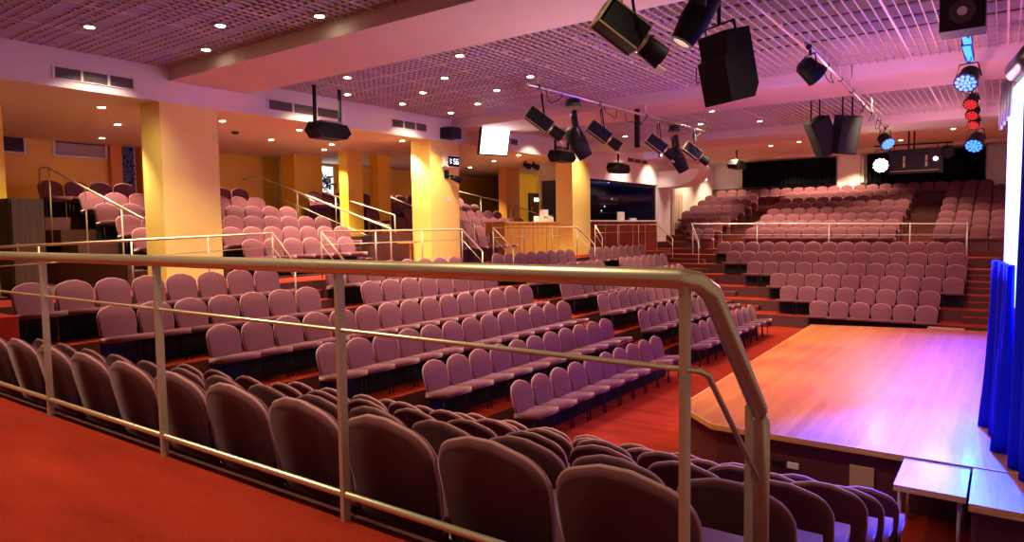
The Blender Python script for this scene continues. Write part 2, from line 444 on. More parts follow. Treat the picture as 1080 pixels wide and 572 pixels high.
def door(name, y0, y1, z0, z1, mt, framemt, X=-20.5):
    t = 0.06
    o = struct(name, MB().box(X, X+0.08, y0-t, y0, z0, z1+t).box(X, X+0.08, y1, y1+t, z0, z1+t).box(X, X+0.08, y0, y1, z1, z1+t), framemt)
    MB().box(X+0.01, X+0.05, y0, y1, z0, z1).build('door_leaf', mt, o)
    MB().tube([(X+0.09, y0+0.08, z0+1.0), (X+0.09, y0+0.08, z0+1.15)], 0.012).build('door_handle', M['steel'], o)
    return o
door('door_1', 16.2, 17.0, 3.58, 5.55, M['doorglow'], M['steelpost'])
door('door_2', 19.2, 19.8, 3.58, 5.8, M['orange'], M['darkwood'])
o = door('door_3', 26.4, 27.5, 3.0, 4.75, M['darkwood'], M['darkwood'], X=-18.0)
struct('wall_inner', MB().box(-18.2, -18.0, 24.6, 31.2, 1.9, 5.66), M['yellow'])
MB().box(-17.95, -17.93, 26.75, 27.2, 4.42, 4.6).build('sign_plate', M['greenexit'], o)
# leaves pressed against the night windows
for i, (y0, y1, z0, z1) in enumerate(((9.47, 9.80, 4.2, 5.86), (14.75, 15.5, 4.2, 5.58))):
    m = MB()
    for k in range(260):
        c = Vector((-20.44+random.random()*0.03, random.uniform(y0+0.02, y1-0.02), random.uniform(z0+0.02, z1-0.02)))
        a = random.uniform(0, PI); L = random.uniform(0.04, 0.09)
        u = Vector((0, math.cos(a), math.sin(a)))*L; v = Vector((0.01, -math.sin(a), math.cos(a)))*L*0.35
        m.faces([c-u, c+v, c+u, c-v], [(0, 1, 2, 3)])
    tag(m.build('foliage', M['leaf']), ('bluish night foliage filling the narrow window' if i == 0 else 'bluish night foliage in the window behind the long stair rail'), 'foliage', None, 'stuff')

# ------------------------------------------------------------------ chairs
def chair_meshes():
    # local: faces +Y, origin on the floor under the top of the back
    out = []
    W, zb, zt = 0.258, 0.37, 0.872
    # outline of the back, bottom to top, with a slightly arched top
    pts = []
    def arc(cx, cz, r, a0, a1, n):
        return [(cx + r*math.cos(a0+(a1-a0)*i/n), cz + r*math.sin(a0+(a1-a0)*i/n)) for i in range(n+1)]
    pts += [(x, z) for x, z in arc(W-0.045-0.02, zb+0.04, 0.04, -PI/2, 0, 3)]
    pts += [(W-0.002, 0.60)]
    pts += arc(W-0.145, zt-0.026-0.145, 0.145, 0.04, PI/2-0.26, 7)
    pts += [(0.055, zt)]
    left = [(-x, z) for x, z in reversed(pts)]
    outline = pts + left
    n = len(outline)
    def yof(x, z, side):                         # lean + slight hug
        lean = 0.105 - 0.21*(z-zb)/(zt-zb)*0.55
        return lean + 0.03*(x/W)**2 + side
    m = MB()
    rings = []
    for inset, side in ((0.028, 0.037), (0.008, 0.030), (0.0, 0.015), (0.0, -0.012), (0.008, -0.026), (0.03, -0.033)):
        ring = []
        cxx, czz = 0, (zb+zt)/2
        for x, z in outline:
            dx, dz = x-cxx, z-czz; L = math.hypot(dx, dz)
            f = (L-inset)/L
            X, Z = cxx+dx*f, czz+dz*f
            ring.append(m.bm.verts.new((X, yof(X, Z, side), Z)))
        rings.append(ring)
    for a in range(len(rings)-1):
        for i in range(n):
            f = m.bm.faces.new([rings[a][i], rings[a][(i+1) % n], rings[a+1][(i+1) % n], rings[a+1][i]]); f.smooth = True
    for ring in (rings[0], rings[-1]):
        # strip fill, left half against right half, keeps the hug curvature
        for i in range(n//2-1):
            f = m.bm.faces.new([ring[i], ring[i+1], ring[n-2-i], ring[n-1-i]]); f.smooth = True
    out.append(('backrest', m.mesh('backrest', M['fabric'])))
    i0 = 6
    m = MB().tube([(x*0.992, yof(x, z, -0.004), z*0.998) for x, z in outline[3:n-3]], 0.0095, 6)  # lighter tube standing in for light caught along the velour edge
    out.append(('lit_rim', m.mesh('lit_rim', M['lit_rim'])))
    m = MB().box(-0.262, 0.262, 0.10, 0.56, 0.375, 0.455).bevel(0.028, 3)
    for v in m.bm.verts:
        t = (v.co.y-0.10)/0.46
        v.co.z += 0.035*t - 0.02*(1-t) + (0.012*math.sin(PI*t) if v.co.z > 0.42 else 0)
    for f in m.bm.faces: f.smooth = True
    out.append(('seat', m.mesh('seat', M['fabric'])))
    m = MB().box(-0.262, 0.262, 0.115, 0.165, 0.0, 0.372).bevel(0.006, 1)  # black panel added to keep the space under the seat dark
    out.append(('shade_panel', m.mesh('shade_panel', M['black'])))
    for sx in (-1, 1):
        x = sx*0.235
        m = MB().tube([(x, 0.46, 0.0), (x, 0.43, 0.37), (x, 0.10, 0.40), (x, 0.07, 0.62)], 0.013, 6)
        out.append(('leg', m.mesh('leg', M['chairmetal'])))
    return out
CM = chair_meshes()
chairs = []
def chair(x, y, z, rz, label, group):
    t = bpy.data.objects.new('auditorium_chair', None); C.objects.link(t)
    t.empty_display_size = 0.1
    j = random.uniform(-0.012, 0.012)
    t.location = (x, y, z); t.rotation_euler = (0, 0, rz+j)
    tag(t, label, 'chair', group)
    back = None
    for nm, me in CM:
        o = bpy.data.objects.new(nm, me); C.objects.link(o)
        o.parent = back if nm == 'lit_rim' else t
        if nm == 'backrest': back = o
    chairs.append(t)
    return t
DW = ('nearest', 'second', 'third', 'fourth', 'fifth', 'lowest')
# near bank (faces away from the camera, towards the stage)
NL = [-6.6, -8.2, -7.2, -6.5, -6.2, -5.4]
for j in range(6):
    x0 = (-1.0, -0.93, -0.96, -0.94, -0.95, -0.95)[j]
    i = 0
    while x0-0.55*i > NL[j]:
        x = x0-0.55*i
        chair(x, NY[j], NZ[j], 0, f'plum chair seen from behind, {ORD[i]} from stair end, {DW[j]} row below the carpeted landing', 'chairs of the bank below the landing')
        i += 1
# centre bank (faces +X), near half and far half
HA = [(8.42, 10), (7.68, 11), (6.6, 13), (5.55, 15)]
for k, (y0, n) in enumerate(HA):
    for i in range(n):
        chair(AX[k], y0+0.551*i, AZ[k], -PI/2, f'plum chair facing the stage, near wing, {ORD[k]} row up, {ORD[i]} from the near end', 'chairs of the near wing facing the stage')
for k, (y0, n, y1, n1) in ((4, (4.58, 7, 9.42, 8)), (5, (3.93, 8, 9.42, 8))):
    for i in range(n):
        chair(AX[k], y0+0.551*i, AZ[k], -PI/2, f'plum chair facing the stage, near wing before steps, {ORD[k]} row, {ORD[i]} from near end', 'chairs of the near wing facing the stage')
    for i in range(n1):
        chair(AX[k], y1+0.551*i, AZ[k], -PI/2, f'plum chair facing the stage, near wing past steps, {ORD[k]} row up, {ORD[i]} from steps', 'chairs of the near wing facing the stage')
HC = [(15.1, 10), (15.1, 11), (15.1, 13), (15.1, 15)]
for k, (y0, n) in enumerate(HC):
    for i in range(n):
        chair(AX[k], y0+0.551*i, AZ[k], -PI/2, f'plum chair facing the stage, far wing, {ORD[k]} row up, {ORD[i]} from the middle aisle', 'chairs of the far wing facing the stage')
for k, (y0, n, y1, n1) in ((4, (15.1, 8, 20.55, 7)), (5, (15.1, 8, 20.45, 8))):
    for i in range(n):
        chair(AX[k], y0+0.551*i, AZ[k], -PI/2, f'plum chair facing the stage, far wing, {ORD[k]} row up, {ORD[i]} past the middle aisle', 'chairs of the far wing facing the stage')
    for i in range(n1):
        chair(AX[k], y1+0.551*i, AZ[k], -PI/2, f'plum chair facing the stage, far wing tail, {ORD[k]} row up, {ORD[i]} past its aisle', 'chairs of the far wing facing the stage')
# far lower bank (faces the camera)
HF = [(-4.46, 6), (-5.58, 8), (-6.17, 10), (-7.26, 12), (-8.37, 14), (-9.07, 15)]
for k, (x0, n) in enumerate(HF):
    for i in range(n):
        chair(x0+0.551*i, FY[k], FZ[k], PI, f'plum chair across the stage below the pale rail, {ORD[k]} row up, {ORD[i]} from left', 'chairs of the bank across the stage')
# raised tiers either side of the big pillar
for k in range(6):
    for i in range(7):
        y = 9.27+0.55*i + (0.1 if k in (4, 5) else 0)
        if (k == 0 and i > 5) or (k == 3 and i > 5) or (k == 4 and i > 4) or (k == 5 and i > 4) : continue
        chair(TX[k], y, TZ[k], -PI/2, f'plum chair on raised tier past the big pillar, {ORD[k]} row up, {ORD[i]} from pillar', 'chairs on the raised tier past the big pillar')
for k, y0, n in ((1, 7.25, 2), (2, 7.3, 2), (3, 7.22, 2), (4, 7.25, 3), (5, 6.72, 4)):
    for i in range(n):
        chair(TX[k], y0+0.55*i, TZ[k], -PI/2, f'plum chair on raised tier before the big pillar, {ORD[k]} row up, {ORD[i]} from rail', 'chairs on the raised tier before the big pillar')

# everything further off: one object
far = MB()
def stamp(x, y, z, rz):
    mt = Matrix.Translation((x, y, z)) @ Matrix.Rotation(rz, 4, 'Z')
    for nm, me in CM:
        base = len(far.bm.verts)
        far.bm.from_mesh(me)
        far.bm.verts.ensure_lookup_table()
        for v in far.bm.verts[base:]: v.co = mt @ v.co
for k in range(7):
    for i in range(10): stamp(-8.51+0.551*i, UY[k], UZ[k], PI)
    for i in range(4): stamp(-1.85+0.55*i, UY[k], UZ[k], PI)
    for i in range(min(2+k, 5)): stamp(-10.35-0.55*i, UY[k], UZ[k], PI)
for i in range(22): stamp(-12.3+0.551*i, UY[7], UZ[7], PI)
for k, y0, n in ((0, 16.1, 6), (1, 15.9, 6), (2, 15.6, 13), (3, 15.2, 13), (4, 14.8, 13), (5, 14.2, 14)):
    for i in range(n):
        y = y0+0.551*i
        if k in (3, 4) and (14.0 < y < 15.2 or 15.3 < y < 16.4 or 22.3 < y < 23.8): continue
        stamp(TX[k], y, TZ[k], -PI/2)
tag(far.build('auditorium_chairs', M['fabric'], None), 'plum chairs filling the highest far rows and the tier beside the clock pillar', 'chairs', None, 'stuff')

# ------------------------------------------------------------------ rails
M['palerail'] = mat('pale_rail', (0.85, 0.78, 0.70), 0.4)
def hrail(name, label, ps, posts, mids, r=0.028, rm=0.009, pr=0.02, group=None, postflat=False, extra=None):
    b = ps[0]
    t = thing(name, label, 'railing', (b[0], b[1], posts[0][2] if posts else b[2]), group)
    MB().tube(ps, r, 12).build('top_rail', M['steel'], t)
    for q in mids: MB().tube(q, rm, 8).build('mid_rail', M['steel'], t)
    for (x, y, z0, z1) in posts:
        if postflat: MB().box(x-0.010, x+0.010, y-0.017, y+0.017, z0, z1).bevel(0.002, 1).build('post', M['steelpost'], t)
        else: MB().tube([(x, y, z0), (x, y, z1)], pr, 8).build('post', M['steelpost'], t)
    return t
YR = 1.72
zt_, zm_, zb_ = 3.061, 2.82, 2.178
t = hrail('guard_rail', 'long brushed steel guard rail along the red carpeted landing, sloping at its stair end', [(-9.5, YR, zt_), (-0.70, YR, zt_), (-0.655, YR+0.02, zt_-0.008), (-0.635, YR+0.07, zt_-0.04), (-0.635, 2.24, 2.60), (-0.635, 2.27, 2.55), (-0.635, 2.27, 1.85)],
    [(x, YR, PLAT, zt_-0.02) for x in (-8.9, -7.55, -6.18, -4.78, -3.41, -2.05, -0.68)], [[(-9.5, YR, zm_), (-0.64, YR, zm_), (-0.635, YR+0.05, zm_-0.02), (-0.635, 2.24, 2.37)]], postflat=True, rm=0.0085)
MB().tube([(-9.5, YR, zb_), (-0.68, YR, zb_)], 0.014, 10).build('bottom_rail', M['steel'], t)
MB().box(-0.668, -0.648, 2.20, 2.23, 1.59, 2.62).build('post', M['steelpost'], t)
# cross aisle rails
XR = -12.0
def cross(label, y0, y1, z0, z1, s0, s1, npost, r0=0.70, d0=0.60):
    ps = []; mids = []
    if s0: ps += [(XR+r0, y0, z0-d0)]
    ps += [(XR, y0, z0), (XR, y1, z1)]
    if s1: ps += [(XR+0.70, y1, z1-0.60)]
    mids.append([(XR, y0, z0-0.28), (XR, y1, z1-0.28)])
    posts = []
    for i in range(npost):
        f = i/(npost-1); posts.append((XR, y0+(y1-y0)*f, 2.15, z0+(z1-z0)*f-0.01))
    for s, y, z, rr, dd in ((s0, y0, z0, r0, d0), (s1, y1, z1, 0.70, 0.60)):
        if s:
            mids.append([(XR, y, z-0.28), (XR+rr, y, z-dd-0.28)])
            posts.append((XR+rr, y, 2.15 if rr < 0.3 else 1.625, z-dd))
    return hrail('guard_rail', label, ps, posts, mids, r=0.024, rm=0.009, pr=0.017, group='steel rails along the cross aisle')
cross('steel rail on the cross aisle passing before the biggest pillar', 2.9, 8.4, 2.99, 3.16, False, True, 5)
cross('steel rail on the cross aisle below the clock pillar, sloping at both ends', 9.62, 14.35, 3.17, 3.18, True, True, 4)
cross('steel rail before the blond wood counter, sloping at both ends', 15.75, 20.5, 3.21, 3.2, True, True, 4)
cross('steel rail before the dark red control booth counter, sloping at both ends', 21.8, 27.2, 3.26, 3.26, True, True, 4, 0.29, 0.45)
# far rail
fr = hrail('guard_rail', 'long pale rail in front of the upper rows across the stage', [(-10.05, 26.85, 2.57), (-10.55, 27.4, 3.27), (-1.05, 27.4, 3.14), (-1.05, 27.4, 2.0)],
    [(x, 27.4, 2.0, 3.2) for x in (-10.5, -7.9, -5.3, -2.7, -1.05)] + [(-10.05, 26.85, 1.66, 2.57)], [[(-10.0, 26.85, 2.3), (-10.5, 27.4, 2.95)], [(-10.5, 27.4, 2.82), (-1.05, 27.4, 2.76)]], r=0.03, rm=0.008, pr=0.016)
for ch in fr.children: ch.data.materials[0] = M['palerail']
# stair rails on the raised tiers
hrail('stair_rail', 'sloping steel stair rail beside the tier before the biggest pillar', [(-17.4, 6.3, 3.6), (-17.4, 6.3, 4.62), (-17.3, 6.3, 4.66), (-17.0, 6.3, 4.66), (-12.9, 6.3, 3.46)],
    [(-16.9, 6.3, 3.0, 4.62), (-15.2, 6.3, 2.4, 4.12), (-13.7, 6.3, 2.12, 3.68)], [], r=0.022, pr=0.016)
hrail('stair_rail', 'long sloping steel stair rail running down past the tier to the cross aisle', [(-20.3, 12.95, 3.58), (-20.3, 12.95, 4.86), (-19.2, 12.95, 4.92), (-18.9, 12.95, 4.86), (-13.3, 12.95, 3.22), (-13.3, 12.95, 2.15)],
    [(-17.2, 12.95, 3.2, 4.33), (-15.2, 12.95, 2.5, 3.76)], [[(-18.3, 12.95, 4.28), (-14.2, 12.95, 3.05)]], r=0.024, pr=0.016)
hrail('stair_rail', 'short steel stair rail in front of the white glazed door', [(-19.6, 13.9, 3.58), (-19.6, 13.9, 4.72), (-19.2, 14.6, 4.72), (-19.2, 13.9, 4.68), (-17.6, 13.9, 4.1)],
    [(-19.0, 13.9, 3.5, 4.6)], [[(-19.4, 13.9, 4.35), (-17.6, 13.9, 3.75)]], r=0.02, pr=0.015)
hrail('stair_rail', 'sloping steel stair rail left of the clock pillar', [(-18.3, 14.4, 4.55), (-14.6, 14.4, 3.62), (-14.6, 14.4, 2.3)],
    [(-17.2, 14.4, 3.2, 4.28)], [[(-18.0, 14.4, 4.1), (-14.8, 14.4, 3.3)]], r=0.022, pr=0.016)
hrail('stair_rail', 'sloping steel rail right of the clock pillar', [(-18.8, 17.6, 4.6), (-15.2, 17.0, 3.62), (-14.0, 17.0, 3.40), (-13.7, 17.0, 3.32), (-13.7, 17.0, 2.15)],
    [(-15.2, 17.0, 2.5, 3.6)], [], r=0.022, pr=0.016)
hrail('stair_rail', 'long sloping rail against the yellow wall right of the clock pillar', [(-18.6, 19.5, 5.05), (-17.6, 23.6, 4.35)], [(-17.85, 22.6, 3.0, 4.5)], [], r=0.022, pr=0.016)
hrail('stair_rail', 'small dark rail behind the blond wood counter', [(-15.8, 21.9, 2.3), (-15.8, 21.9, 4.0), (-15.7, 22.1, 4.05), (-15.2, 23.1, 3.7), (-15.2, 23.1, 2.3)], [], [], r=0.022)

# ------------------------------------------------------------------ stage
poly = [(-3.66, 9.12), (-2.97, 8.47), (0.9, 8.43), (0.39, 10.5), (0.39, 19.25), (-0.1, 19.25), (-0.96, 19.1), (-3.91, 18.4)]
st = thing('stage', 'thrust stage of glossy orange wooden planks', 'stage', (-1.8, 13.5, 0))
MB().prism(poly, 0.61, 0.66).build('stage_top', M['stage'], st)
def inset(poly, d):
    cx = sum(p[0] for p in poly)/len(poly); cy = sum(p[1] for p in poly)/len(poly)
    return [(x+(cx-x)*d, y+(cy-y)*d) for x, y in poly]
p2 = [(-3.60, 9.14), (-2.94, 8.53), (0.85, 8.49), (0.36, 10.5), (0.36, 19.2), (-0.1, 19.19), (-0.94, 19.04), (-3.85, 18.34)]
MB().prism(p2, 0.0, 0.609).build('stage_skirt', M['stagefront'], st)
m = MB()
for a, b in ((0, 1), (1, 2), (7, 0)):
    A = Vector((*poly[a], 0)); B = Vector((*poly[b], 0)); dd = (B-A).normalized(); nn = Vector((dd.y, -dd.x, 0))
    mid = (A+B)/2
    ang = math.atan2(dd.y, dd.x)
    m.obox((mid.x+nn.x*0.012, mid.y+nn.y*0.012, 0.632), Matrix.Rotation(ang, 3, 'Z'), (B-A).length/2+0.008, 0.012, 0.034)
m.build('stage_nosing', M['stageedge'], st)
MB().box(-1.38, -1.13, 8.462, 8.488, 0.16, 0.445).build('access_panel', M['tan'], st)
MB().box(-2.06, -1.93, 8.45, 8.488, 0.28, 0.345).build('socket_plate', M['white'], st)
MB().box(-2.24, -2.09, 8.45, 8.488, 0.275, 0.34).build('socket_box', M['black'], st)
# apron platform beside the curtain
ap = thing('stage_extension', 'low wooden apron joined to the stage beside the blue curtain', 'platform', (0.3, 7.9, 0))
MB().box(-0.21, 0.62, 7.32, 8.40, 0.60, 0.655).build('apron_top', M['stage'], ap)
MB().box(-0.21, 0.62, 7.30, 7.318, 0.585, 0.66).build('nosing', M['stageedge'], ap)
MB().box(-0.19, 0.62, 7.38, 8.40, 0.0, 0.599).build('skirt', M['stagefront'], ap)
# step table
tb = thing('step_table', 'small wooden step table on thin legs against the stage front', 'table', (-0.53, 8.0, 0))
MB().box(-0.83, -0.235, 7.50, 8.395, 0.60, 0.645).bevel(0.004, 1).build('table_top', M['stage'], tb)
MB().box(-0.83, -0.235, 7.485, 7.499, 0.585, 0.645).build('nosing', M['stageedge'], tb)
for x, y in ((-0.78, 7.56), (-0.29, 7.56), (-0.78, 8.33), (-0.29, 8.33)):
    MB().tube([(x, y, 0), (x, y, 0.6)], 0.018, 8).build('leg', M['steelpost'], tb)
# low pale box on the far corner of the stage
tag(MB().box(-1.5, -0.75, 19.3, 19.75, 0.0, 0.62).bevel(0.02, 2).build('wooden_step', M['tan']), 'low tan step block at the far edge of the stage', 'step')

# ------------------------------------------------------------------ stage curtain, screen
def drape(name, pts, z0, z1, amp, waves, mt, label, flare=0.0, thick=0.02, top_cut=None):
    # wavy cloth hung along a straight line pts[0]..pts[1] at ground level
    a, b = Vector((*pts[0], 0)), Vector((*pts[1], 0)); L = (b-a).length; dd = (b-a)/L; nn = Vector((-dd.y, dd.x, 0))
    nu = max(24, int(waves*10)); nv = 10
    m = MB(); front = []; back = []
    for v in range(nv+1):
        z = z0+(z1-z0)*v/nv; fr = []; bk = []
        for u in range(nu+1):
            t = u/nu
            am = amp*(1.0+flare*(1-v/nv)**2)
            w = math.sin(t*waves*2*PI+0.6*math.sin(v*0.5))*am + 0.4*am*math.sin(t*waves*4.3+1.3)
            p = a+dd*(t*L)+nn*w; p.z = z
            fr.append(m.bm.verts.new(p)); bk.append(m.bm.verts.new(p-nn*thick))
        front.append(fr); back.append(bk)
    for v in range(nv):
        for u in range(nu):
            f = m.bm.faces.new([front[v][u], front[v][u+1], front[v+1][u+1], front[v+1][u]]); f.smooth = True
            f = m.bm.faces.new([back[v][u], back[v+1][u], back[v+1][u+1], back[v][u+1]]); f.smooth = True
    for g, h in ((0, nv),):
        for u in range(nu):
            m.bm.faces.new([front[0][u], back[0][u], back[0][u+1], front[0][u+1]]); m.bm.faces.new([front[nv][u], front[nv][u+1], back[nv][u+1], back[nv][u]])
    for v in range(nv):
        m.bm.faces.new([front[v][0], front[v+1][0], back[v+1][0], back[v][0]]); m.bm.faces.new([front[v][nu], back[v][nu], back[v+1][nu], front[v+1][nu]])
    return tag(m.build(name, mt), label, 'curtain')
drape('stage_curtain', ((-0.10, 10.45), (0.09, 9.05)), 0.67, 2.72, 0.035, 4, M['bluedrape'], 'deep blue stage curtain hanging to the planks below the white screen', flare=2.0)
drape('stage_curtain', ((0.14, 8.85), (0.34, 7.5)), 0.67, 4.55, 0.035, 4, M['bluedrape'], 'deep blue stage curtain at the frame edge beside the white screen', flare=0.8)
drape('stage_curtain', ((-0.12, 14.6), (-0.09, 11.2)), 0.67, 2.3, 0.02, 8, M['bluedrape'], 'blue stage curtain further back along the stage edge', flare=1.5)
sc = thing('projection_screen', 'bright white projection screen seen edge-on under its roller above the curtain', 'screen', (0.1, 10.0, 0.66))
def along(y, off=0): return (-0.10+0.17*(10.5-y)*0.62+off, y)
q0, q1 = (0.0, 10.4), (0.125, 9.15)
def slab(p, q, z0, z1, th):
    a, b = Vector((*p, 0)), Vector((*q, 0)); dd = (b-a).normalized()
    c = (a+b)/2
    return MB().obox((c.x, c.y, (z0+z1)/2), Matrix.Rotation(math.atan2(dd.y, dd.x), 3, 'Z'), (b-a).length/2, th/2, (z1-z0)/2)
slab(q0, q1, 2.25, 4.75, 0.02).build('screen_cloth', M['screen'], sc)
MB().tube([(0.07, 9.5, 4.86), (0.24, 8.3, 4.86)], 0.13, 16).build('roller_case', M['blackgloss'], sc)
for i in range(4): MB().tube([(-0.07+0.028*i, 10.2-0.16*i, 4.85), (-0.085+0.028*i, 10.2-0.16*i, 4.30+0.03*i)], 0.022, 10).build('silver_slat', M['alu'], sc)

# ------------------------------------------------------------------ far curtains
drape('wall_curtain', ((-11.25, 36.3), (-6.75, 36.3)), 5.13, 6.42, 0.05, 20, M['drape'], 'black curtain along the far wall left of the pale pillar')
drape('wall_curtain', ((-5.4, 36.3), (-0.8, 36.3)), 5.0, 6.44, 0.05, 20, M['drape'], 'black curtain along the far wall behind the hanging lighting rig')
drape('wing_curtain', ((-12.95, 30.78), (-12.92, 32.22)), 2.16, 4.9, 0.05, 5, M['beigedrape'], 'beige floor-length curtain beside the control booth')
tag(MB().box(-5.95, -5.55, 36.45, 36.69, 5.15, 6.42).build('wall_light_panel', M['paper']), 'narrow pale panel between the far pillar and black curtain', 'panel')

# ------------------------------------------------------------------ counters
bar = thing('service_counter', 'blond wood counter beside the third yellow pillar', 'counter', (-13.8, 20.0, 2.12))
MB().box(-14.3, -13.5, 18.35, 21.72, 2.121, 3.36).build('counter_body', M['bar'], bar)
MB().box(-14.35, -13.46, 18.30, 21.74, 3.36, 3.41).bevel(0.006, 1).build('counter_top', M['bar'], bar)
for y in (19.2, 20.05, 20.9): MB().box(-13.5, -13.494, y-0.006, y+0.006, 2.13, 3.36).build('panel_joint', M['darkwood'], bar)
cr = thing('cash_register', 'beige till on the blond wood counter', 'till', (-13.8, 21.35, 3.41))
MB().box(-14.0, -13.6, 21.15, 21.55, 3.411, 3.55).bevel(0.02, 2).build('drawer_base', M['paper'], cr)
MB().box(-13.98, -13.8, 21.2, 21.5, 3.55, 3.86).bevel(0.02, 2).build('display', M['paper'], cr)
MB().obox((-13.7, 21.35, 3.6), Matrix.Rotation(R(20), 3, 'Y'), 0.1, 0.17, 0.02).build('keyboard', M['white'], cr)
tag(MB().box(-13.95, -13.75, 20.75, 20.98, 3.411, 3.62).bevel(0.015, 2).build('card_terminal', M['white']), 'small white box beside the till', 'box')
tag(MB().tube([(-13.75, 21.64, 3.411), (-13.75, 21.64, 3.6), (-13.75, 21.64, 3.68)], [0.07, 0.07, 0.04], 12).build('jar', M['pot']), 'small dark jar at the pillar end of the wood counter', 'jar')
bo = thing('booth_counter', 'dark red panelled control booth counter with a pale sill', 'counter', (-13.1, 26.2, 2.15))
MB().box(-13.3, -12.92, 23.1, 29.24, 2.151, 3.40).build('counter_body', M['redpanel'], bo)
MB().box(-13.7, -12.86, 23.1, 29.24, 3.40, 3.46).build('sill', M['white'], bo)
for y in (24.3, 25.55, 26.8, 28.0): MB().box(-12.92, -12.912, y-0.02, y+0.02, 2.16, 3.4).build('panel_joint', M['tan'], bo)
# booth window and room behind
w = struct('window_5', MB().box(-13.05, -12.97, 23.1, 29.24, 4.98, 5.05).box(-13.05, -12.97, 29.14, 29.24, 3.46, 5.05).box(-13.05, -12.97, 23.1, 23.2, 3.46, 5.05), M['darkwood'])
MB().box(-13.02, -13.01, 23.2, 29.14, 3.465, 4.98).build('pane', M['glass'], w)
struct('wall_booth', MB().box(-15.2, -15.1, 23.0, 29.3, 2.1, 5.66).box(-15.1, FASC-0.121, 23.0, 29.3, 5.05, 5.655), M['plaster'])
struct('wall_booth_back', MB().box(-15.09, -15.0, 23.1, 29.25, 2.1, 5.05).box(-15.0, -13.1, 29.2, 29.25, 2.1, 5.05).box(-15.0, -13.1, 23.09, 23.12, 2.1, 5.05), M['boothwall'])
struct('wall_booth_head', MB().box(FASC-0.12, FASC, 23.0, 29.3, 5.05, 5.654), M['plaster'])
bs = thing('equipment_rack', 'dark equipment rack with tiny lights inside the control booth', 'rack', (-14.7, 27.4, 2.1))
MB().box(-15.0, -14.5, 26.6, 28.6, 2.12, 4.6).build('cabinet', M['black'], bs)
for i in range(5): MB().box(-14.5, -14.49, 26.7, 28.5, 2.6+0.4*i, 2.63+0.4*i).build('shelf_edge', M['tan'], bs)
for i, (y, z) in enumerate(((27.9, 4.45), (27.2, 4.1), (26.9, 3.9))): MB().box(-14.495, -14.48, y-0.03, y+0.03, z-0.03, z+0.03).build('indicator_lamp', M['lens'], bs)
bm_ = thing('booth_monitor', 'dim blue monitor inside the control booth window', 'monitor', (-14.0, 24.4, 3.46))
MB().box(-14.1, -14.05, 24.0, 24.9, 4.0, 4.55).build('case', M['black'], bm_)
MB().box(-14.05, -14.045, 24.04, 24.86, 4.04, 4.51).build('picture', M['bluescreen'], bm_)
MB().tube([(-14.08, 24.45, 2.12), (-14.08, 24.45, 4.0)], 0.03, 8).build('stand', M['black'], bm_)
p_ = tag(MB().box(-13.25, -13.2, 25.4, 26.0, 3.461, 3.80).build('paper_stand', M['paper']), 'white card standing on the control booth sill', 'card')
p_.location = (0.28, 0, 0)
tag(MB().box(-13.0, -12.9, 26.6, 27.1, 3.461, 3.55).bevel(0.01, 1).build('paper_stack', M['paper']), 'low pile of papers on the control booth sill', 'papers')
# timber panel and table at the frame edge
pt = thing('timber_cabinet', 'tall dark timber cabinet by the end of the raised tier', 'cabinet', (-13.6, 4.7, 2.12))
MB().box(-13.9, -13.3, 4.35, 4.85, 2.151, 3.80).bevel(0.006, 1).build('body', M['darkwood'], pt)
pd = MB().box(-13.298, -13.27, 4.37, 4.83, 2.2, 3.77).build('door', M['darkwood'], pt)
MB().tube([(-13.25, 4.42, 2.9), (-13.25, 4.42, 3.05)], 0.012).build('handle', M['steel'], pd)
sd = thing('side_table', 'small blond table at the end of the sixth row', 'table', (-11.55, 3.1, 2.1))
MB().box(-11.75, -11.3, 2.85, 3.42, 2.62, 2.66).build('table_top', M['bar'], sd)
for x, y in ((-11.7, 2.9), (-11.35, 2.9), (-11.7, 3.37), (-11.35, 3.37)): MB().tube([(x, y, 2.105), (x, y, 2.62)], 0.015, 6).build('leg', M['steelpost'], sd)
vt = thing('small_table', 'small wooden stand behind the rail left of the clock pillar', 'stand', (-13.2, 13.5, 2.15))
MB().box(-13.4, -13.1, 13.3, 13.8, 2.82, 2.86).build('top', M['bar'], vt)
MB().box(-13.27, -13.23, 13.6, 13.64, 2.151, 2.82).build('leg', M['bar'], vt)

# ------------------------------------------------------------------ plants
def plant(x, y, z, h, w, mt, label, name='potted_plant'):
    t = thing(name, label, 'plant', (x, y, z))
    MB().tube([(x, y, z), (x, y, z+0.3*h)], [w*0.28, w*0.36], 14).build('pot', M['pot'], t)
    MB().tube([(x, y, z+0.3*h), (x+0.03, y+0.02, z+0.62*h)], 0.02, 6).build('stem', M['darkwood'], t)
    m = MB()
    for k in range(170):
        th = random.uniform(0, 2*PI); ph = random.uniform(-0.7, 1.3); rr = random.uniform(0.3, 1.0)
        c = Vector((x+math.cos(th)*math.cos(ph)*rr*w*0.5, y+math.sin(th)*math.cos(ph)*rr*w*0.5, z+h*0.70+math.sin(ph)*rr*h*0.29))
        u = Vector((random.uniform(-1, 1), random.uniform(-1, 1), random.uniform(-0.6, 0.8))).normalized()*random.uniform(0.07, 0.13)
        v = u.cross(Vector((random.random(), random.random(), random.random()))).normalized()*0.032
        m.faces([c-u, c+v, c+u, c-v], [(0, 1, 2, 3)])
    m.build('foliage', mt, t)
plant(-19.75, 11.55, 3.575, 1.65, 0.75, M['plantdark'], 'bushy dark plant at the top of the tier past the big pillar')
plant(-19.3, 15.75, 3.575, 1.75, 0.7, M['plant'], 'leafy green plant beside the white glazed door')

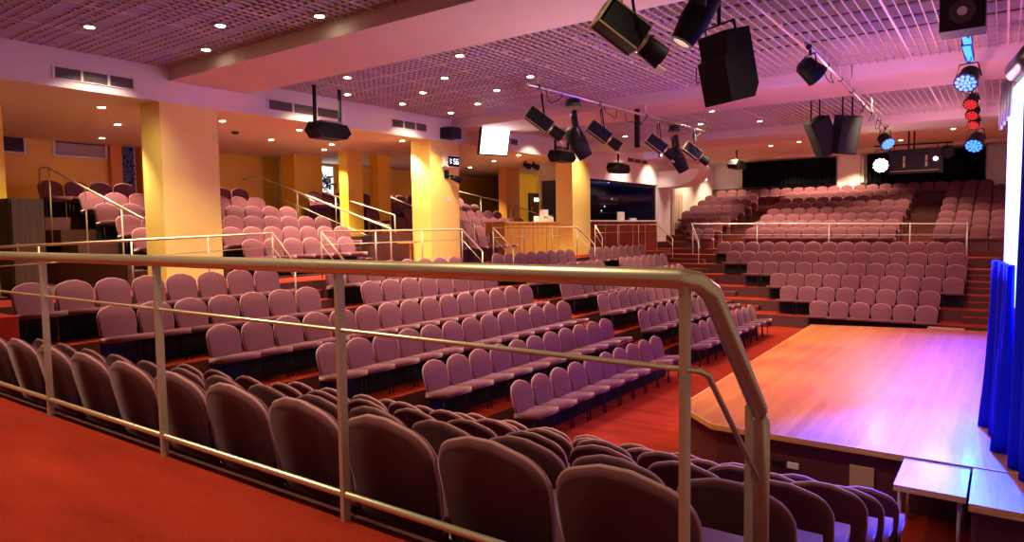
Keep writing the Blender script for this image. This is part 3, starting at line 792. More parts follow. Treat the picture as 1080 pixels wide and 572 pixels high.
# ------------------------------------------------------------------ wall things
def vent(label, y0, y1, z0=5.83, z1=6.02):
    t = thing('air_vent', label, 'vent', (FASC, y0, z0), 'air vents along the ceiling bulkhead')
    X = FASC+0.002
    f = MB(); n = 3; wd = (y1-y0)/n
    f.box(X, X+0.025, y0-0.02, y1+0.02, z1, z1+0.02).box(X, X+0.025, y0-0.02, y1+0.02, z0-0.02, z0)
    for i in range(n+1): f.box(X, X+0.025, y0+wd*i-0.02, y0+wd*i+0.02, z0, z1)
    f.build('frame', M['plaster'], t)
    for i in range(n):
        p = MB(); p.box(X, X+0.006, y0+wd*i+0.02, y0+wd*(i+1)-0.02, z0, z1)
        for k in range(5):
            z = z0+(z1-z0)*(k+0.5)/5
            p.box(X+0.006, X+0.02, y0+wd*i+0.02, y0+wd*(i+1)-0.02, z-0.008, z+0.004)
        p.build('louvre', M['vent'], t)
vent('dark air vent on the bulkhead above the timber cabinet', 4.95, 6.25, 5.80, 5.98)
vent('dark air vent on the bulkhead past the big pillar, behind the first hanging monitor', 9.03, 10.95, 5.82, 6.02)
vent('dark air vent on the bulkhead before the clock pillar', 12.67, 14.0, 5.85, 6.04)
vent('dark air vent on the bulkhead behind the white monitor screen', 17.0, 18.3, 5.87, 6.05)
vent('dark air vent on the bulkhead above the wood counter', 20.6, 22.0, 5.89, 6.06)
vent('dark air vent on the bulkhead beside the projector', 26.2, 28.2, 5.90, 6.07)
ck = thing('digital_clock', 'white boxed digital clock with a black face on the second pillar', 'clock', (-12.9, 14.9, 4.9))
MB().box(-12.903, -12.80, 14.57, 15.27, 4.93, 5.29).bevel(0.02, 2).build('case', M['white'], ck)
MB().box(-12.80, -12.794, 14.76, 15.24, 4.97, 5.25).build('face', M['black'], ck)
m = MB()
def seg7(y0, ch):
    w, h = 0.07, 0.065; z = 5.045; t = 0.008
    segs = {'1': 'bc', '5': 'afgcd', '6': 'afgedc'}[ch]
    P = {'a': (y0, y0+w, z+2*h, z+2*h), 'g': (y0, y0+w, z+h, z+h), 'd': (y0, y0+w, z, z), 'f': (y0, y0, z+h, z+2*h), 'e': (y0, y0, z, z+h), 'b': (y0+w, y0+w, z+h, z+2*h), 'c': (y0+w, y0+w, z, z+h)}
    m = MB()
    for s in segs:
        a, b, c, d_ = P[s]; m.box(-12.794, -12.790, a-t, b+t, c-t, d_+t)
    bmesh.ops.remove_doubles(m.bm, verts=m.bm.verts, dist=1e-5)
    m.build('digit', M['digit'], ck)
seg7(14.78, '1'); seg7(14.99, '5'); seg7(15.115, '6')
m = MB()
m.box(-12.794, -12.790, 14.895, 14.915, 5.06, 5.08).box(-12.794, -12.790, 14.895, 14.915, 5.14, 5.16)
m.build('colon', M['digit'], ck)
sc_ = thing('wall_sconce', 'narrow glowing white sconce high on the cream wall left of the black curtain', 'wall light', (-12.9, 35.3, 5.6))
MB().box(-12.9, -12.86, 35.15, 35.45, 5.50, 6.15).bevel(0.01, 1).build('back_plate', M['white'], sc_)
MB().box(-12.86, -12.80, 35.2, 35.4, 5.55, 6.10).bevel(0.015, 2).build('diffuser', M['lens'], sc_)
ws = thing('wall_spotlight', 'small dark spotlight bracketed on the clock pillar', 'spotlight', (-12.9, 14.8, 4.6))
MB().box(-12.903, -12.87, 14.70, 14.86, 4.62, 4.86).bevel(0.01, 1).build('bracket', M['black'], ws)
MB().tube([(-12.87, 14.80, 4.72), (-12.75, 14.9, 4.66)], 0.025, 8).build('arm', M['black'], ws)
MB().tube([(-12.78, 14.86, 4.66), (-12.66, 15.12, 4.58)], [0.07, 0.10], 12).build('head', M['black'], ws)
tag(MB().box(-12.903, -12.89, 14.76, 14.93, 4.0, 4.08).build('switch_plate', M['white']), 'small white plate low on the clock pillar', 'plate')
tv = thing('wall_monitor', 'flat black framed monitor with a white picture hung beside the clock pillar', 'monitor', (-12.2, 15.95, 5.2))
tvm = Matrix.Translation((-12.05, 15.92, 5.72)) @ Matrix.Rotation(R(-6), 4, 'Z') @ Matrix.Rotation(R(12), 4, 'Y') @ Matrix.Rotation(R(2), 4, 'X')
MB().box(-0.04, 0.04, -0.60, 0.60, -0.42, 0.42).bevel(0.01, 1).xf(tvm).build('case', M['blackgloss'], tv)
MB().box(0.041, 0.046, -0.56, 0.56, -0.38, 0.38).xf(tvm).build('picture', M['tv'], tv)
m = MB()
for yy, zz in ((-0.46, 0.2), (-0.3, 0.12), (-0.4, 0.06), (-0.44, -0.12), (-0.3, -0.14), (-0.32, -0.02)): m.box(0.046, 0.048, yy-0.018, yy+0.018, zz-0.022, zz+0.022)
m.xf(tvm).build('picture_marks', M['tvmark'], tv)
MB().tube([tvm @ Vector((-0.04, 0, 0.1)), (-12.6, 15.9, 6.06)], 0.03, 8).build('mount_arm', M['black'], tv)
sp = thing('wall_speaker', 'small black loudspeaker box on the beam above the clock pillar', 'speaker', (-12.9, 14.9, 5.9))
MB().box(-12.9, -12.5, 14.55, 15.0, 5.72, 6.02).bevel(0.012, 1).build('cabinet', M['black'], sp)
MB().box(-12.5, -12.485, 14.58, 14.97, 5.74, 6.0).build('front_cover', M['grille'], sp)
sm = thing('smoke_detector', 'dark round detector on the soffit past the big pillar', 'detector', (-15.5, 9.9, 5.6))
MB().tube([(-15.5, 9.9, 5.60), (-15.5, 9.9, 5.66)], [0.06, 0.1], 14).build('body', M['pot'], sm)
for y in (20.9, 21.45):
    q = thing('soffit_spotlight', 'dark twin ceiling spotlight, ' + ('the nearer of two' if y < 21 else 'the further of two') + ' above the wood counter', 'spotlight', (-14.4, y, 5.5), 'twin spotlights above the counter')
    MB().tube([(-14.4, y, 5.66), (-14.4, y, 5.52)], 0.03, 8).build('stem', M['black'], q)
    MB().tube([(-14.45, y, 5.54), (-14.2, y+0.02, 5.42)], [0.08, 0.11], 12).build('head', M['black'], q)

# hanging monitor speakers on twin poles
def monitor(x, y0, y1, zb, ztop, label, single=False):
    t = thing('hanging_monitor_speaker', label, 'speaker', (x, (y0+y1)/2, zb), 'wedge speakers hung below the ceiling')
    yc = (y0+y1)/2; hw = (y1-y0)/2
    prof = [(-hw, 0.16), (-hw*0.72, 0.0), (hw*0.72, 0.0), (hw, 0.16), (hw*0.75, 0.36), (-hw*0.75, 0.36)]
    m = MB()
    vs = [(x-0.20, yc+p, zb+q) for p, q in prof] + [(x+0.22, yc+p, zb+q*0.86) for p, q in prof]
    n = 6
    m.faces(vs, [tuple(range(n)), tuple(range(n, 2*n))[::-1]] + [(i, n+i, n+(i+1) % n, (i+1) % n) for i in range(n)])
    m.bevel(0.012, 1).build('cabinet', M['black'], t)
    MB().box(x-0.15, x+0.15, yc-hw*0.6, yc+hw*0.6, zb+0.34, zb+0.375).build('top_plate', M['tan'], t)
    for yy in ([yc] if single else [yc-hw*0.72, yc+hw*0.72]):
        MB().box(x-0.025, x+0.025, yy-0.03, yy+0.03, zb+0.1, ztop).build('hanger', M['black'], t)
monitor(-12.0, 9.42, 10.36, 5.18, 6.34, 'black wedge speaker on two poles past the big pillar')
monitor(-11.4, 18.05, 19.1, 5.25, 6.05, 'black wedge speaker on two poles above the wood counter')
monitor(-11.4, 21.9, 23.0, 5.12, 6.06, 'black wedge speaker on one pole above the control booth', True)
monitor(-9.75, 29.9, 31.4, 5.68, 6.5, 'black wedge speaker high up before the far black curtain', True)
pj = thing('projector', 'white projector hung beside a thick black pole below the second beam', 'projector', (-7.24, 16.2, 4.9))
MB().box(-7.42, -7.06, 16.02, 16.38, 4.88, 5.05).bevel(0.015, 2).build('case', M['white'], pj)
MB().tube([(-7.06, 16.16, 4.965), (-7.02, 16.155, 4.965)], 0.065, 14).build('lens', M['blackgloss'], pj)
MB().tube([(-7.02, 16.155, 4.965), (-7.015, 16.154, 4.965)], 0.04, 14).build('lens_glass', M['lens'], pj)
MB().tube([(-7.28, 16.2, 5.05), (-7.30, 15.95, 5.17), (-7.36, 15.51, 5.17)], 0.018, 8).build('arm', M['alu'], pj)
MB().box(-7.41, -7.31, 15.46, 15.56, 5.12, 6.048).build('pole', M['black'], pj)

# ------------------------------------------------------------------ lighting pipes and lanterns
def pipe(name, label, a, b, rods, r=0.03, extra=None):
    t = thing(name, label, 'lighting bar', a)
    MB().tube([a, b], r, 12).build('bar', M['alu'], t)
    A, B = Vector(a), Vector(b)
    for f in rods:
        p = A.lerp(B, f)
        MB().tube([p, (p.x, p.y, 6.33)], 0.008, 6).build('rod', M['alu'], t)
        MB().tube([p+Vector((0, -0.02, 0)), p+Vector((0, 0.02, 0))], r+0.014, 10).build('clamp', M['blackgloss'], t)
    for k in range(5):
        f = random.uniform(0.05, 0.9); p = A.lerp(B, f); q = A.lerp(B, f+0.07)
        pts = []
        for i in range(9):
            u = i/8; w = p.lerp(q, u); w.z -= 0.28*math.sin(PI*u)*random.uniform(0.7, 1); w.x += 0.05*math.sin(u*7+k)
            pts.append(w)
        MB().tube(pts, 0.008, 5).build('cable', M['black'], t)
    return t
pipe('lighting_bar', 'pale lighting bar carrying six lanterns over the front of the stage', (-7.1, 10.4, 5.80), (-6.85, 19.0, 5.80), (0.04, 0.3, 0.55, 0.8, 0.97))
pipe('lighting_bar', 'white lighting bar above the middle of the stage with a blue lamp at each end', (-2.42, 10.9, 5.80), (-2.70, 21.2, 5.80), (0.0, 0.14, 0.27, 0.4, 0.7, 0.85, 1.0))
pipe('lighting_bar', 'dark lighting bar beside the screen crowded with glowing blue lamps', (-0.47, 9.3, 5.80), (-0.74, 23.5, 5.80), (0.02, 0.3, 0.6, 0.95), r=0.035)

def aim(p, tgt):
    d = (Vector(tgt)-Vector(p)).normalized()
    return d, d.to_track_quat('Z', 'Y').to_matrix()
def profile_spot(p, tgt, L, w, label, top, mt_edge=None, group=None, wide=False):
    # ellipsoidal lantern: boxy lamp house, barrel, lens tube, yoke and clamp
    d, q = aim(p, tgt); P = Vector(p)
    t = thing('stage_lantern', label, 'stage light', p, group)
    m4 = Matrix.Translation(P) @ q.to_4x4()
    MB().box(-w*0.5, w*0.5, -w*0.5, w*0.5, -L*0.5, L*0.14).bevel(w*0.08, 2).xf(m4).build('lamp_house', M['black'], t)
    e = MB()
    hh = w*0.5
    for sx in (-1, 1):
        e.box(sx*hh-0.008, sx*hh+0.008, -hh, hh, -L*0.5-0.012, -L*0.5+0.006).box(-hh, hh, sx*hh-0.008, sx*hh+0.008, -L*0.5-0.012, -L*0.5+0.006)
    for k in range(4): e.box(-hh*0.8, hh*0.8, -hh*0.7+k*hh*0.45, -hh*0.7+k*hh*0.45+0.012, -L*0.5-0.01, -L*0.5+0.004)
    for sx in (-1, 1):
        for sy in (-1, 1): e.box(sx*hh-0.006, sx*hh+0.006, sy*hh-0.006, sy*hh+0.006, -L*0.5, L*0.13)
    e.xf(m4).build('vent_frame', M['brassedge'], t)
    MB().tube([m4 @ Vector((0, 0, L*0.10)), m4 @ Vector((0, 0, L*0.24))], [w*0.46, w*0.36], 14).build('gate_ring', M['brassedge'], t)
    lt = MB().tube([m4 @ Vector((0, 0, L*0.2)), m4 @ Vector((0, 0, L*0.52))], [w*0.40, w*0.46], 16, cap=False).build('lens_tube', M['black'], t)
    MB().tube([m4 @ Vector((0, 0, L*0.47)), m4 @ Vector((0, 0, L*0.48))], w*0.42, 16).build('lens', M['lens'], lt)
    dn = (Vector((0, 0, -1)) + d*d.z).normalized(); sd_ = d.cross(dn)
    fm = Matrix((sd_, dn, d)).transposed()
    MB().obox(P + d*L*0.57 + dn*w*0.40, fm, w*0.34, 0.006, L*0.06).build('lens_flap', M['white'], lt)
    # yoke
    sx = m4.to_3x3() @ Vector((1, 0, 0))
    T = Vector(top)
    yk = MB()
    a1, a2 = P+sx*w*0.58, P-sx*w*0.58
    n1, n2 = Vector((T.x, T.y, T.z-0.12))+sx*w*0.45, Vector((T.x, T.y, T.z-0.12))-sx*w*0.45
    yk.tube([a1, n1, n2, a2], 0.014, 6)
    yk.build('yoke', M['black'], t)
    MB().tube([(T.x, T.y, T.z-0.13), (T.x, T.y, T.z-0.035)], 0.025, 8).build('clamp', M['alu'], t)
    return t
def moving_head(p, tgt, s, label, top, group=None):
    t = thing('moving_head_light', label, 'stage light', p, group)
    P = Vector(p); T = Vector(top); d, q = aim(p, tgt)
    MB().tube([(T.x, T.y, T.z-0.06), (T.x, T.y, T.z-0.06-0.16*s)], [0.15*s, 0.18*s], 8).build('base', M['blackgloss'], t)
    MB().tube([(T.x, T.y, T.z-0.04), (T.x, T.y, T.z+0.03)], 0.03, 8).build('clamp', M['alu'], t)
    sx = q @ Vector((1, 0, 0))
    y = MB()
    b0 = Vector((T.x, T.y, T.z-0.06-0.3*s))
    y.tube([P+sx*0.17*s*1.3, b0+sx*0.17*s*1.2, b0-sx*0.17*s*1.2, P-sx*0.17*s*1.3], 0.03*s*2, 8)
    y.build('yoke', M['blackgloss'], t)
    MB().tube([P-d*0.3*s, P-d*0.22*s, P+d*0.1*s, P+d*0.42*s], [0.10*s, 0.18*s, 0.19*s, 0.15*s], 16).build('head', M['black'], t)
    MB().tube([P+d*0.42*s, P+d*0.43*s], 0.11*s, 14).build('lens', M['blackgloss'], t)
    return t
def par(p, tgt, s, label, top, ledmat, group=None):
    t = thing('par_light', label, 'stage light', p, group)
    P = Vector(p); T = Vector(top); d, q = aim(p, tgt)
    MB().tube([P-d*0.16*s, P-d*0.12*s, P+d*0.12*s, P+d*0.15*s], [0.09*s, 0.13*s, 0.155*s, 0.165*s], 18, cap=True).build('housing', M['black'], t)
    m = MB()
    ux = q @ Vector((1, 0, 0)); uy = q @ Vector((0, 1, 0))
    for rr, n in ((0, 1), (0.06, 6), (0.115, 11)):
        for i in range(n):
            a = 2*PI*i/n
            c = P+d*(0.155*s)+(ux*math.cos(a)+uy*math.sin(a))*rr*s
            m.tube([c, c+d*0.006], 0.028*s, 8)
    m.build('lamp_face', ledmat, t)
    MB().tube([P+ux*0.17*s, Vector((T.x, T.y, T.z-0.1))+ux*0.12*s, Vector((T.x, T.y, T.z-0.1))-ux*0.12*s, P-ux*0.17*s], 0.012, 6).build('yoke', M['black'], t)
    MB().tube([(T.x, T.y, T.z-0.11), (T.x, T.y, T.z+0.03)], 0.022, 8).build('clamp', M['blackgloss'], t)
    return t
STG = (-1.9, 13.5, 0.7)
LG = 'lanterns on the front lighting bar'
# the lantern closest to the camera, with its own short bar
pipe('lighting_bar', 'short bar holding the closest lantern, at the top edge', (-3.6, 5.55, 5.62), (-1.4, 5.75, 5.62), (0.1, 0.9))
LB = lambda y: (-7.1+0.25*(y-10.4)/8.6, y, 5.80)
def tgt_of(p, dx, dy, dz): return (p[0]+dx, p[1]+dy, p[2]+dz)
profile_spot((-2.72, 5.62, 4.88), tgt_of((0, 0, 0), -2.72+0.85, 5.62+0.9, 4.88-0.85), 0.66, 0.235, 'large black stage lantern with open vented back, closest lantern to the landing', (-2.80, 5.62, 5.60))
for i, (y, kind, lab) in enumerate(((10.85, 's', 'black stage lantern at the near end of the front lighting bar'), (11.95, 'm', 'black moving head light, second on the front lighting bar'),
        (13.05, 's', 'black stage lantern third along the front lighting bar'), (15.8, 's', 'black stage lantern fourth along the front lighting bar, just right of the projector'),
        (16.75, 'm', 'black moving head light, fifth on the front lighting bar'), (18.0, 's', 'black stage lantern at the far end of the front lighting bar'))):
    T = LB(y); P = (T[0]+0.06, T[1]+0.02, T[2]-0.68)
    if kind == 's': profile_spot(P, (P[0]+0.9, P[1]+0.65, P[2]-0.85), 0.78, 0.25, lab, T, group=LG)
    else: moving_head((P[0], P[1], P[2]-0.18), (P[0]+0.35, P[1]+0.25, P[2]-1.0), 0.95, lab, T, group=LG)
par((-2.42, 10.98, 5.48), (-1.6, 11.8, 4.6), 1.05, 'glowing blue lamp at the near end of the white lighting bar', (-2.42, 10.98, 5.80), M['blueled'])
par((-2.70, 21.0, 5.42), (-2.0, 20.2, 4.5), 1.15, 'glowing blue lamp at the far end of the white lighting bar', (-2.70, 21.0, 5.80), M['blueled'])
PB = lambda y: (-0.47-0.27*(y-9.3)/14.2, y, 5.80)
for y, s, mt_, lab in ((13.2, 1.05, 'blueled', 'large glowing blue lamp below the blue-lit bar stretches beside the screen'), (16.3, 0.8, 'redled', 'small lamp with red glow, nearest of three in the dark lamp cluster'),
        (18.0, 0.8, 'redled', 'small lamp with red glow, middle of three in the dark lamp cluster'), (19.8, 0.8, 'redled', 'small lamp with red glow, furthest of three in the dark lamp cluster'), (22.6, 1.4, 'blueled', 'glowing blue lamp lowest of the lamp cluster beside the screen')):
    T = PB(y); P = (T[0], T[1], T[2]-0.30*s)
    par(P, (P[0]-0.25, P[1]-1.0, P[2]-0.9), s, lab, T, M[mt_])
lb = thing('blue_lit_bar', 'two stretches of the dark lighting bar lit blue, drawn as glowing strips', 'stage light', (-0.5, 11, 5.7))
for y0, y1 in ((10.55, 11.55), (11.65, 12.8)):  # bar stretches lit by the blue lamps, their light put in as emission
    a, b = PB(y0), PB(y1)
    MB().box(a[0]-0.06, a[0]+0.06, y0, y1, 5.66, 5.76).build('housing', M['blackgloss'], lb)
    MB().box(a[0]-0.045, a[0]+0.045, y0+0.03, y1-0.03, 5.648, 5.66).build('lit_bar_strip', M['bluelit'], lb)
sb = thing('scroller_box', 'square black lantern with round vent at the top of the lamp cluster', 'stage light', (-0.47, 9.6, 5.7))
MB().box(-0.68, -0.24, 9.35, 9.75, 5.36, 5.76).bevel(0.03, 2).build('housing', M['black'], sb)
MB().tube([(-0.46, 9.35, 5.56), (-0.46, 9.33, 5.56)], 0.13, 16).build('vent_disc', M['pot'], sb)
MB().tube([(-0.46, 9.333, 5.56), (-0.46, 9.32, 5.56)], 0.05, 12).build('hub', M['alu'], sb)

# large hung speaker with lantern above
hs = thing('hung_speaker', 'large black loudspeaker with a stepped side, hung close to the landing', 'speaker', (-2.3, 6.85, 4.9))
hm = Matrix.Translation((-2.32, 6.95, 4.78)) @ Matrix.Rotation(R(62), 4, 'Z') @ Matrix.Rotation(R(-14), 4, 'Y')
m = MB()
prof = [(-0.19, -0.34), (0.12, -0.34), (0.20, -0.22), (0.20, 0.34), (-0.13, 0.34), (-0.13, 0.12), (-0.19, 0.09)]
n = len(prof)
vs = [(x, -0.19, z) for x, z in prof] + [(x, 0.19, z) for x, z in prof]
m.faces(vs, [tuple(range(n)), tuple(range(n, 2*n))[::-1]] + [(i, n+i, n+(i+1) % n, (i+1) % n) for i in range(n)])
m.bevel(0.012, 1).xf(hm).build('cabinet', M['black'], hs)
MB().box(0.201, 0.212, -0.17, 0.17, -0.20, 0.32).xf(hm).build('front_cover', M['grille'], hs)
MB().tube([hm @ Vector((0, 0.2, 0.3)), hm @ Vector((0, 0.2, 0.42)), hm @ Vector((0, -0.2, 0.42)), hm @ Vector((0, -0.2, 0.3))], 0.014, 6).build('bracket', M['black'], hs)
MB().tube([hm @ Vector((0, 0, 0.42)), (-2.38, 6.9, 6.06)], 0.02, 8).build('pole', M['black'], hs)
moving_head((-2.42, 6.45, 5.22), (-2.9, 6.2, 4.3), 0.75, 'large dark rounded lantern hanging directly above the big speaker', (-2.42, 6.5, 5.66))
pipe('lighting_bar', 'short bar at the top edge holding the rounded lantern', (-3.0, 6.45, 5.72), (-1.4, 6.6, 5.72), (0.1, 0.9))
# pair of speakers over the stage
for i, (x, rz, tl, lab) in enumerate(((-3.85, R(75), 28, 'black loudspeaker of the ceiling pair over the stage, leaning outward'), (-3.30, R(130), 6, 'black loudspeaker of the ceiling pair over the stage, hanging upright'))):
    t = thing('ceiling_speaker', lab, 'speaker', (x, 18.4, 5.4), 'pair of speakers over the stage')
    hm = Matrix.Translation((x+0.05, 18.6, 5.42)) @ Matrix.Rotation(R(35.8), 4, 'Z') @ Matrix.Rotation(R(-tl if i == 0 else 3), 4, 'Y') @ Matrix.Rotation(R(12), 4, 'X')
    MB().box(-0.24, 0.24, -0.22, 0.22, -0.5, 0.42).bevel(0.03, 2).xf(hm).build('cabinet', M['black'], t)
    MB().box(-0.21, 0.21, -0.235, -0.221, -0.46, 0.38).xf(hm).build('front_cover', M['grille'], t)
    for sx in (-0.12, 0.12):
        a = hm @ Vector((sx, 0.05, 0.38))
        MB().tube([a, (a.x, a.y, 6.34)], 0.02, 6).build('hanger', M['black'], t)
# lighting rig with the dark panel before the far curtain
rg = thing('lighting_rig', 'dark framed panel with bright slots hung before the far black curtain', 'lighting rig', (-2.3, 25.5, 5.2))
MB().box(-3.15, -1.65, 25.45, 25.6, 4.78, 5.55).bevel(0.01, 1).build('panel', M['black'], rg)
for x in (-2.72, -2.1):
    for z0, z1 in ((4.98, 5.14), (5.17, 5.33)): MB().box(x-0.03, x+0.03, 25.43, 25.449, z0, z1).build('slot', M['tan'], rg)
MB().tube([(-1.85, 25.44, 5.2), (-1.85, 25.40, 5.2)], 0.07, 12).build('round_lamp', M['lens'], rg)
MB().box(-3.1, -1.75, 25.43, 25.449, 4.85, 4.87).build('bottom_strip', M['tan'], rg)
MB().tube([(-3.6, 25.5, 5.72), (-1.4, 25.5, 5.68)], 0.025, 8).build('bar', M['black'], rg)
for x in (-2.6, -2.45): MB().tube([(x, 25.5, 5.5), (x, 25.5, 6.5)], 0.025, 8).build('hanger', M['black'], rg)
for x in (-3.0, -1.8): MB().tube([(x, 25.5, 5.5), (x, 25.5, 5.70)], 0.012, 6).build('hanger', M['black'], rg)
par((-3.35, 25.1, 5.10), (-2.6, 21, 4.0), 1.5, 'lantern with a glaring warm white face beside the dark hung panel', (-3.35, 25.5, 5.70), M['warmled'])
par((-1.55, 25.5, 5.42), (-1.0, 23, 4.0), 1.1, 'small unlit black lantern at the curtain side of the hung panel', (-1.55, 25.5, 5.69), M['blackgloss'])
# loose hooks under the second beam
for x, y in ((-5.0, 13.2), (-4.4, 14.4)):
    tag(MB().tube([(x, y, 6.29), (x, y, 6.02), (x+0.03, y, 5.96), (x+0.06, y, 5.98), (x+0.05, y, 6.02)], 0.012, 6).build('ceiling_hook', M['black']), 'thin black hook under the grid, ' + ('nearer' if y < 14 else 'further') + ' of two beside the second beam', 'hook', 'ceiling hooks')

# ------------------------------------------------------------------ downlights
def lamp_spot(loc, tgt, col, W, ang, blend=0.5, size=0.05, name='spot'):
    L = bpy.data.lights.new(name, 'SPOT'); L.color = col; L.energy = W; L.spot_size = R(ang); L.spot_blend = blend; L.shadow_soft_size = size
    o = bpy.data.objects.new(name, L); C.objects.link(o); o.location = loc
    o.rotation_euler = (Vector(tgt)-Vector(loc)).to_track_quat('-Z', 'Y').to_euler()
    return o
WARM = (1.0, 0.66, 0.34)
WARM2 = (1.0, 0.78, 0.50)
_dm = MB().tube([(0, 0, 0.0), (0, 0, -0.018)], [0.075, 0.085], 16).mesh('trim_ring', M['white'])
_lm = MB().tube([(0, 0, -0.0185), (0, 0, -0.024)], 0.062, 16).mesh('lamp', M['downlamp'])
def downlight(x, y, z, label, group, W, col, ang=95):
    t = thing('ceiling_downlight', label, 'downlight', (x, y, z), group)
    for nm, me in (('trim_ring', _dm), ('lamp', _lm)):
        o = bpy.data.objects.new(nm, me); C.objects.link(o); o.parent = t
    if W: lamp_spot((x, y, z-0.05), (x, y, 0), col, W, ang, 0.6)
G1 = [(-11.13, 4.79), (-11.01, 6.55), (-9.57, 5.94), (-8.06, 6.55)]
for i, (x, y) in enumerate(G1):
    downlight(x, y, CEIL, f'glowing downlight in the grid ceiling before the first beam, {ORD[i]} from left', 'downlights before the first beam', 260, WARM2)
G2 = sorted([(-10.83, 9.45), (-12.17, 10.61), (-12.06, 12.25), (-10.72, 11.54), (-9.35, 10.72), (-7.95, 9.54), (-9.28, 12.39), (-10.65, 13.43), (-12.01, 13.99), (-7.92, 11.72)], key=lambda p: p[1]-p[0]*0)
for i, (x, y) in enumerate(G2):
    downlight(x, y, CEIL, f'glowing downlight in the grid between first and second beams, {ORD[i]} nearest the first beam', 'downlights between first and second beams', 260, WARM2)
G3 = [(-6.9, 17.4), (-6.5, 18.3), (-9.0, 18.2), (-9.6, 20.2), (-7.6, 20.4), (-6.0, 21.0), (-10.6, 21.4)]
for i, (x, y) in enumerate(G3):
    downlight(x, y, CEIL, f'glowing downlight in the grid beyond the second beam, {ORD[i]} nearest that beam', 'downlights beyond the second beam', 260, WARM2)
G4 = [(-6.9, 28.0), (-6.9, 27.5+0.2), (-7.0, 29.6), (-8.2, 29.8), (-8.7, 34.9), (-7.3, 34.9), (-5.8, 35.0), (-4.0, 28.0), (-1.9, 27.5)]
G4 = [(-8.15, 28.1), (-6.85, 27.6), (-6.8, 29.2), (-8.1, 29.9), (-8.6, 35.1), (-7.2, 35.0), (-5.7, 35.2), (-4.0, 28.0), (-1.6, 29.0), (-3.5, 31.5)]
for i, (x, y) in enumerate(G4):
    downlight(x, y, 6.50 if not 33.6 < y < 34.2 else 6.36, f'small glowing downlight in the plain ceiling over the far rows, {ORD[i]} from the nearest', 'downlights over the far rows', 380, WARM2, 110)
G5 = [(-14.31, 6.3), (-16.3, 7.5), (-14.12, 8.72), (-13.99, 10.66), (-13.81, 11.94), (-16.05, 11.31), (-15.68, 13.04), (-16.85, 13.72), (-18.87, 14.3), (-13.61, 13.77), (-13.34, 18.98), (-15.22, 20.08), (-15.15, 23.05), (-13.3, 24.5), (-13.2, 27.5), (-18.9, 11.0), (-18.9, 8.3), (-18.6, 17.5), (-17.5, 21.5), (-15.5, 26.5)]
for i, (x, y) in enumerate(sorted(G5, key=lambda p: p[1])):
    downlight(x, y, 5.66, f'small glowing downlight in the low soffit over the raised tiers, {(ORD+["nineteenth", "twentieth"])[i]} from the nearest', 'downlights in the low soffit', 400, WARM2)

# ------------------------------------------------------------------ stage lighting and general light
def area(name, loc, tgt, sx, sy, col, W):
    L = bpy.data.lights.new(name, 'AREA'); L.shape = 'RECTANGLE'; L.size = sx; L.size_y = sy; L.color = col; L.energy = W
    o = bpy.data.objects.new(name, L); C.objects.link(o); o.location = loc
    o.rotation_euler = (Vector(tgt)-Vector(loc)).to_track_quat('-Z', 'Y').to_euler()
    return o
def point(name, loc, col, W, size=0.15):
    L = bpy.data.lights.new(name, 'POINT'); L.color = col; L.energy = W; L.shadow_soft_size = size
    o = bpy.data.objects.new(name, L); C.objects.link(o); o.location = loc
    return o
ORANGE = (1.0, 0.58, 0.14); MAG = (1.0, 0.30, 0.72); BLUE = (0.0, 0.035, 1.0)
for i, y in enumerate((11.2, 12.95, 15.1, 17.0)):
    p = LB(y); lamp_spot((p[0]+0.5, p[1]+0.4, p[2]-0.85), (-3.0+0.1*i, 11.0+1.9*i, 0.66), ORANGE, 850, 42, 0.8)
lamp_spot((-2.25, 6.05, 4.45), (-2.7, 11.2, 0.66), ORANGE, 380, 48, 0.8)
lamp_spot((-2.3, 11.15, 5.30), (-1.2, 12.4, 0.66), MAG, 260, 75, 0.9)
lamp_spot((-2.6, 20.6, 5.15), (-1.3, 15.5, 0.66), MAG, 400, 70, 0.9)
lamp_spot((-0.55, 12.8, 5.05), (-0.2, 8.7, 0.66), BLUE, 9000, 46, 0.8)
lamp_spot((-0.66, 21.9, 4.9), (-0.35, 14.5, 0.66), BLUE, 2600, 50, 0.8)
lamp_spot((-0.6, 12.9, 5.05), (0.1, 9.8, 2.4), BLUE, 12000, 60, 0.8)
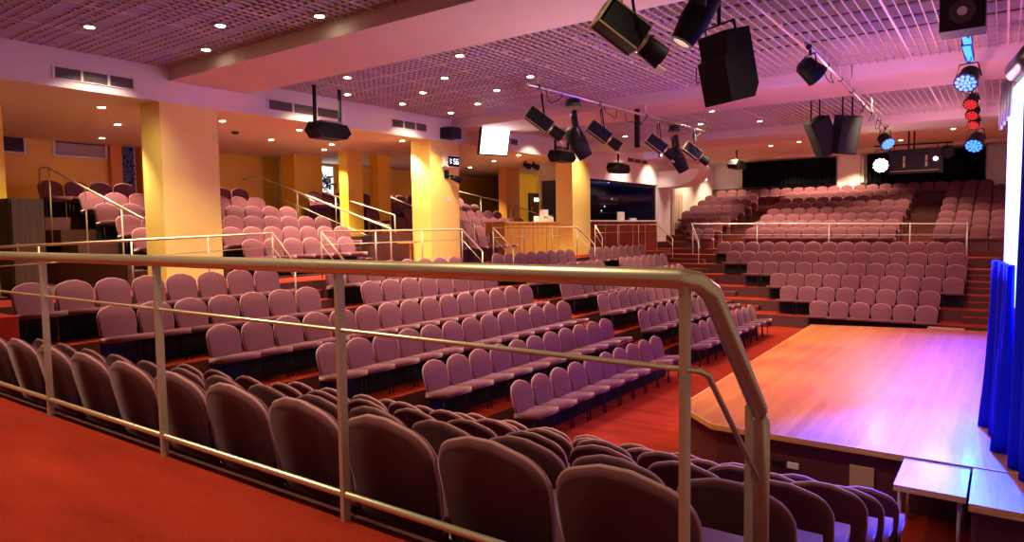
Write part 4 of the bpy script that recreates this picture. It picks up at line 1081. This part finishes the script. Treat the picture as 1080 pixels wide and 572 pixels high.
# added fill points in mid-air, standing in for coloured spill on the ceiling
point('fill_point', (-1.6, 12.6, 4.2), (1.0, 0.38, 0.64), 170, 0.4)
point('fill_point', (-1.4, 20.6, 4.4), (1.0, 0.45, 0.68), 130, 0.4)
point('fill_point', (-5.0, 9.0, 3.6), (1.0, 0.66, 0.50), 80, 0.5)
point('booth_fill', (-13.35, 25.4, 5.02), (0.15, 0.2, 1.0), 22, 0.02)  # added blue fill tinting the booth interior
# added unseen spots behind the second beam, brightening the bank across the stage
for x in (-8.5, -6.5, -4.5, -2.5): lamp_spot((x, 17.6, 6.2), (x+0.3, 24.0, 1.0), WARM2, 420, 70, 0.8)
# wall washers by the bulkhead
for y in (5.6, 10.0, 13.2, 19.0, 21.8, 25.5, 28.3): lamp_spot((-11.9, y, 6.25), (-12.95, y, 4.2), (1.0, 0.86, 0.68), 170, 95, 1.0)
for x, y in ((-11.6, 32.0), (-11.6, 35.0), (-9.5, 30.0)): lamp_spot((x, y, 6.3), (x-0.6, y+0.5, 3.0), WARM2, 260, 100, 0.6)  # added spots brightening the dim far-left corner
# downlights over the carpeted landing
for x in (-7.5, -5.6, -3.8, -2.0): lamp_spot((x, 1.0, 6.2), (x, 0.4, PLAT), WARM2, 190, 80, 0.7)
for x, y in ((-6.2, 4.6), (-4.6, 5.9), (-3.0, 4.6), (-1.4, 5.9)): lamp_spot((x, y, 6.2), (x, y+0.3, 1.0), WARM2, 200, 85, 0.7)  # added spots above the view, lifting the near bank's seat rims

w = bpy.data.worlds.new('world'); S.world = w; w.use_nodes = True
bg = w.node_tree.nodes['Background']
bg.inputs['Color'].default_value = (1.0, 0.66, 0.52, 1); bg.inputs['Strength'].default_value = 0.14

S.view_settings.view_transform = 'Standard'
S.view_settings.look = 'None'
S.view_settings.gamma = 1.0
S.view_settings.use_curve_mapping = False
S.view_settings.exposure = 0.87
S.cycles.use_denoising = True
S.cycles.max_bounces = 6
S.cycles.diffuse_bounces = 4
S.cycles.sample_clamp_indirect = 6
S.cycles.caustics_reflective = False
S.cycles.caustics_refractive = False
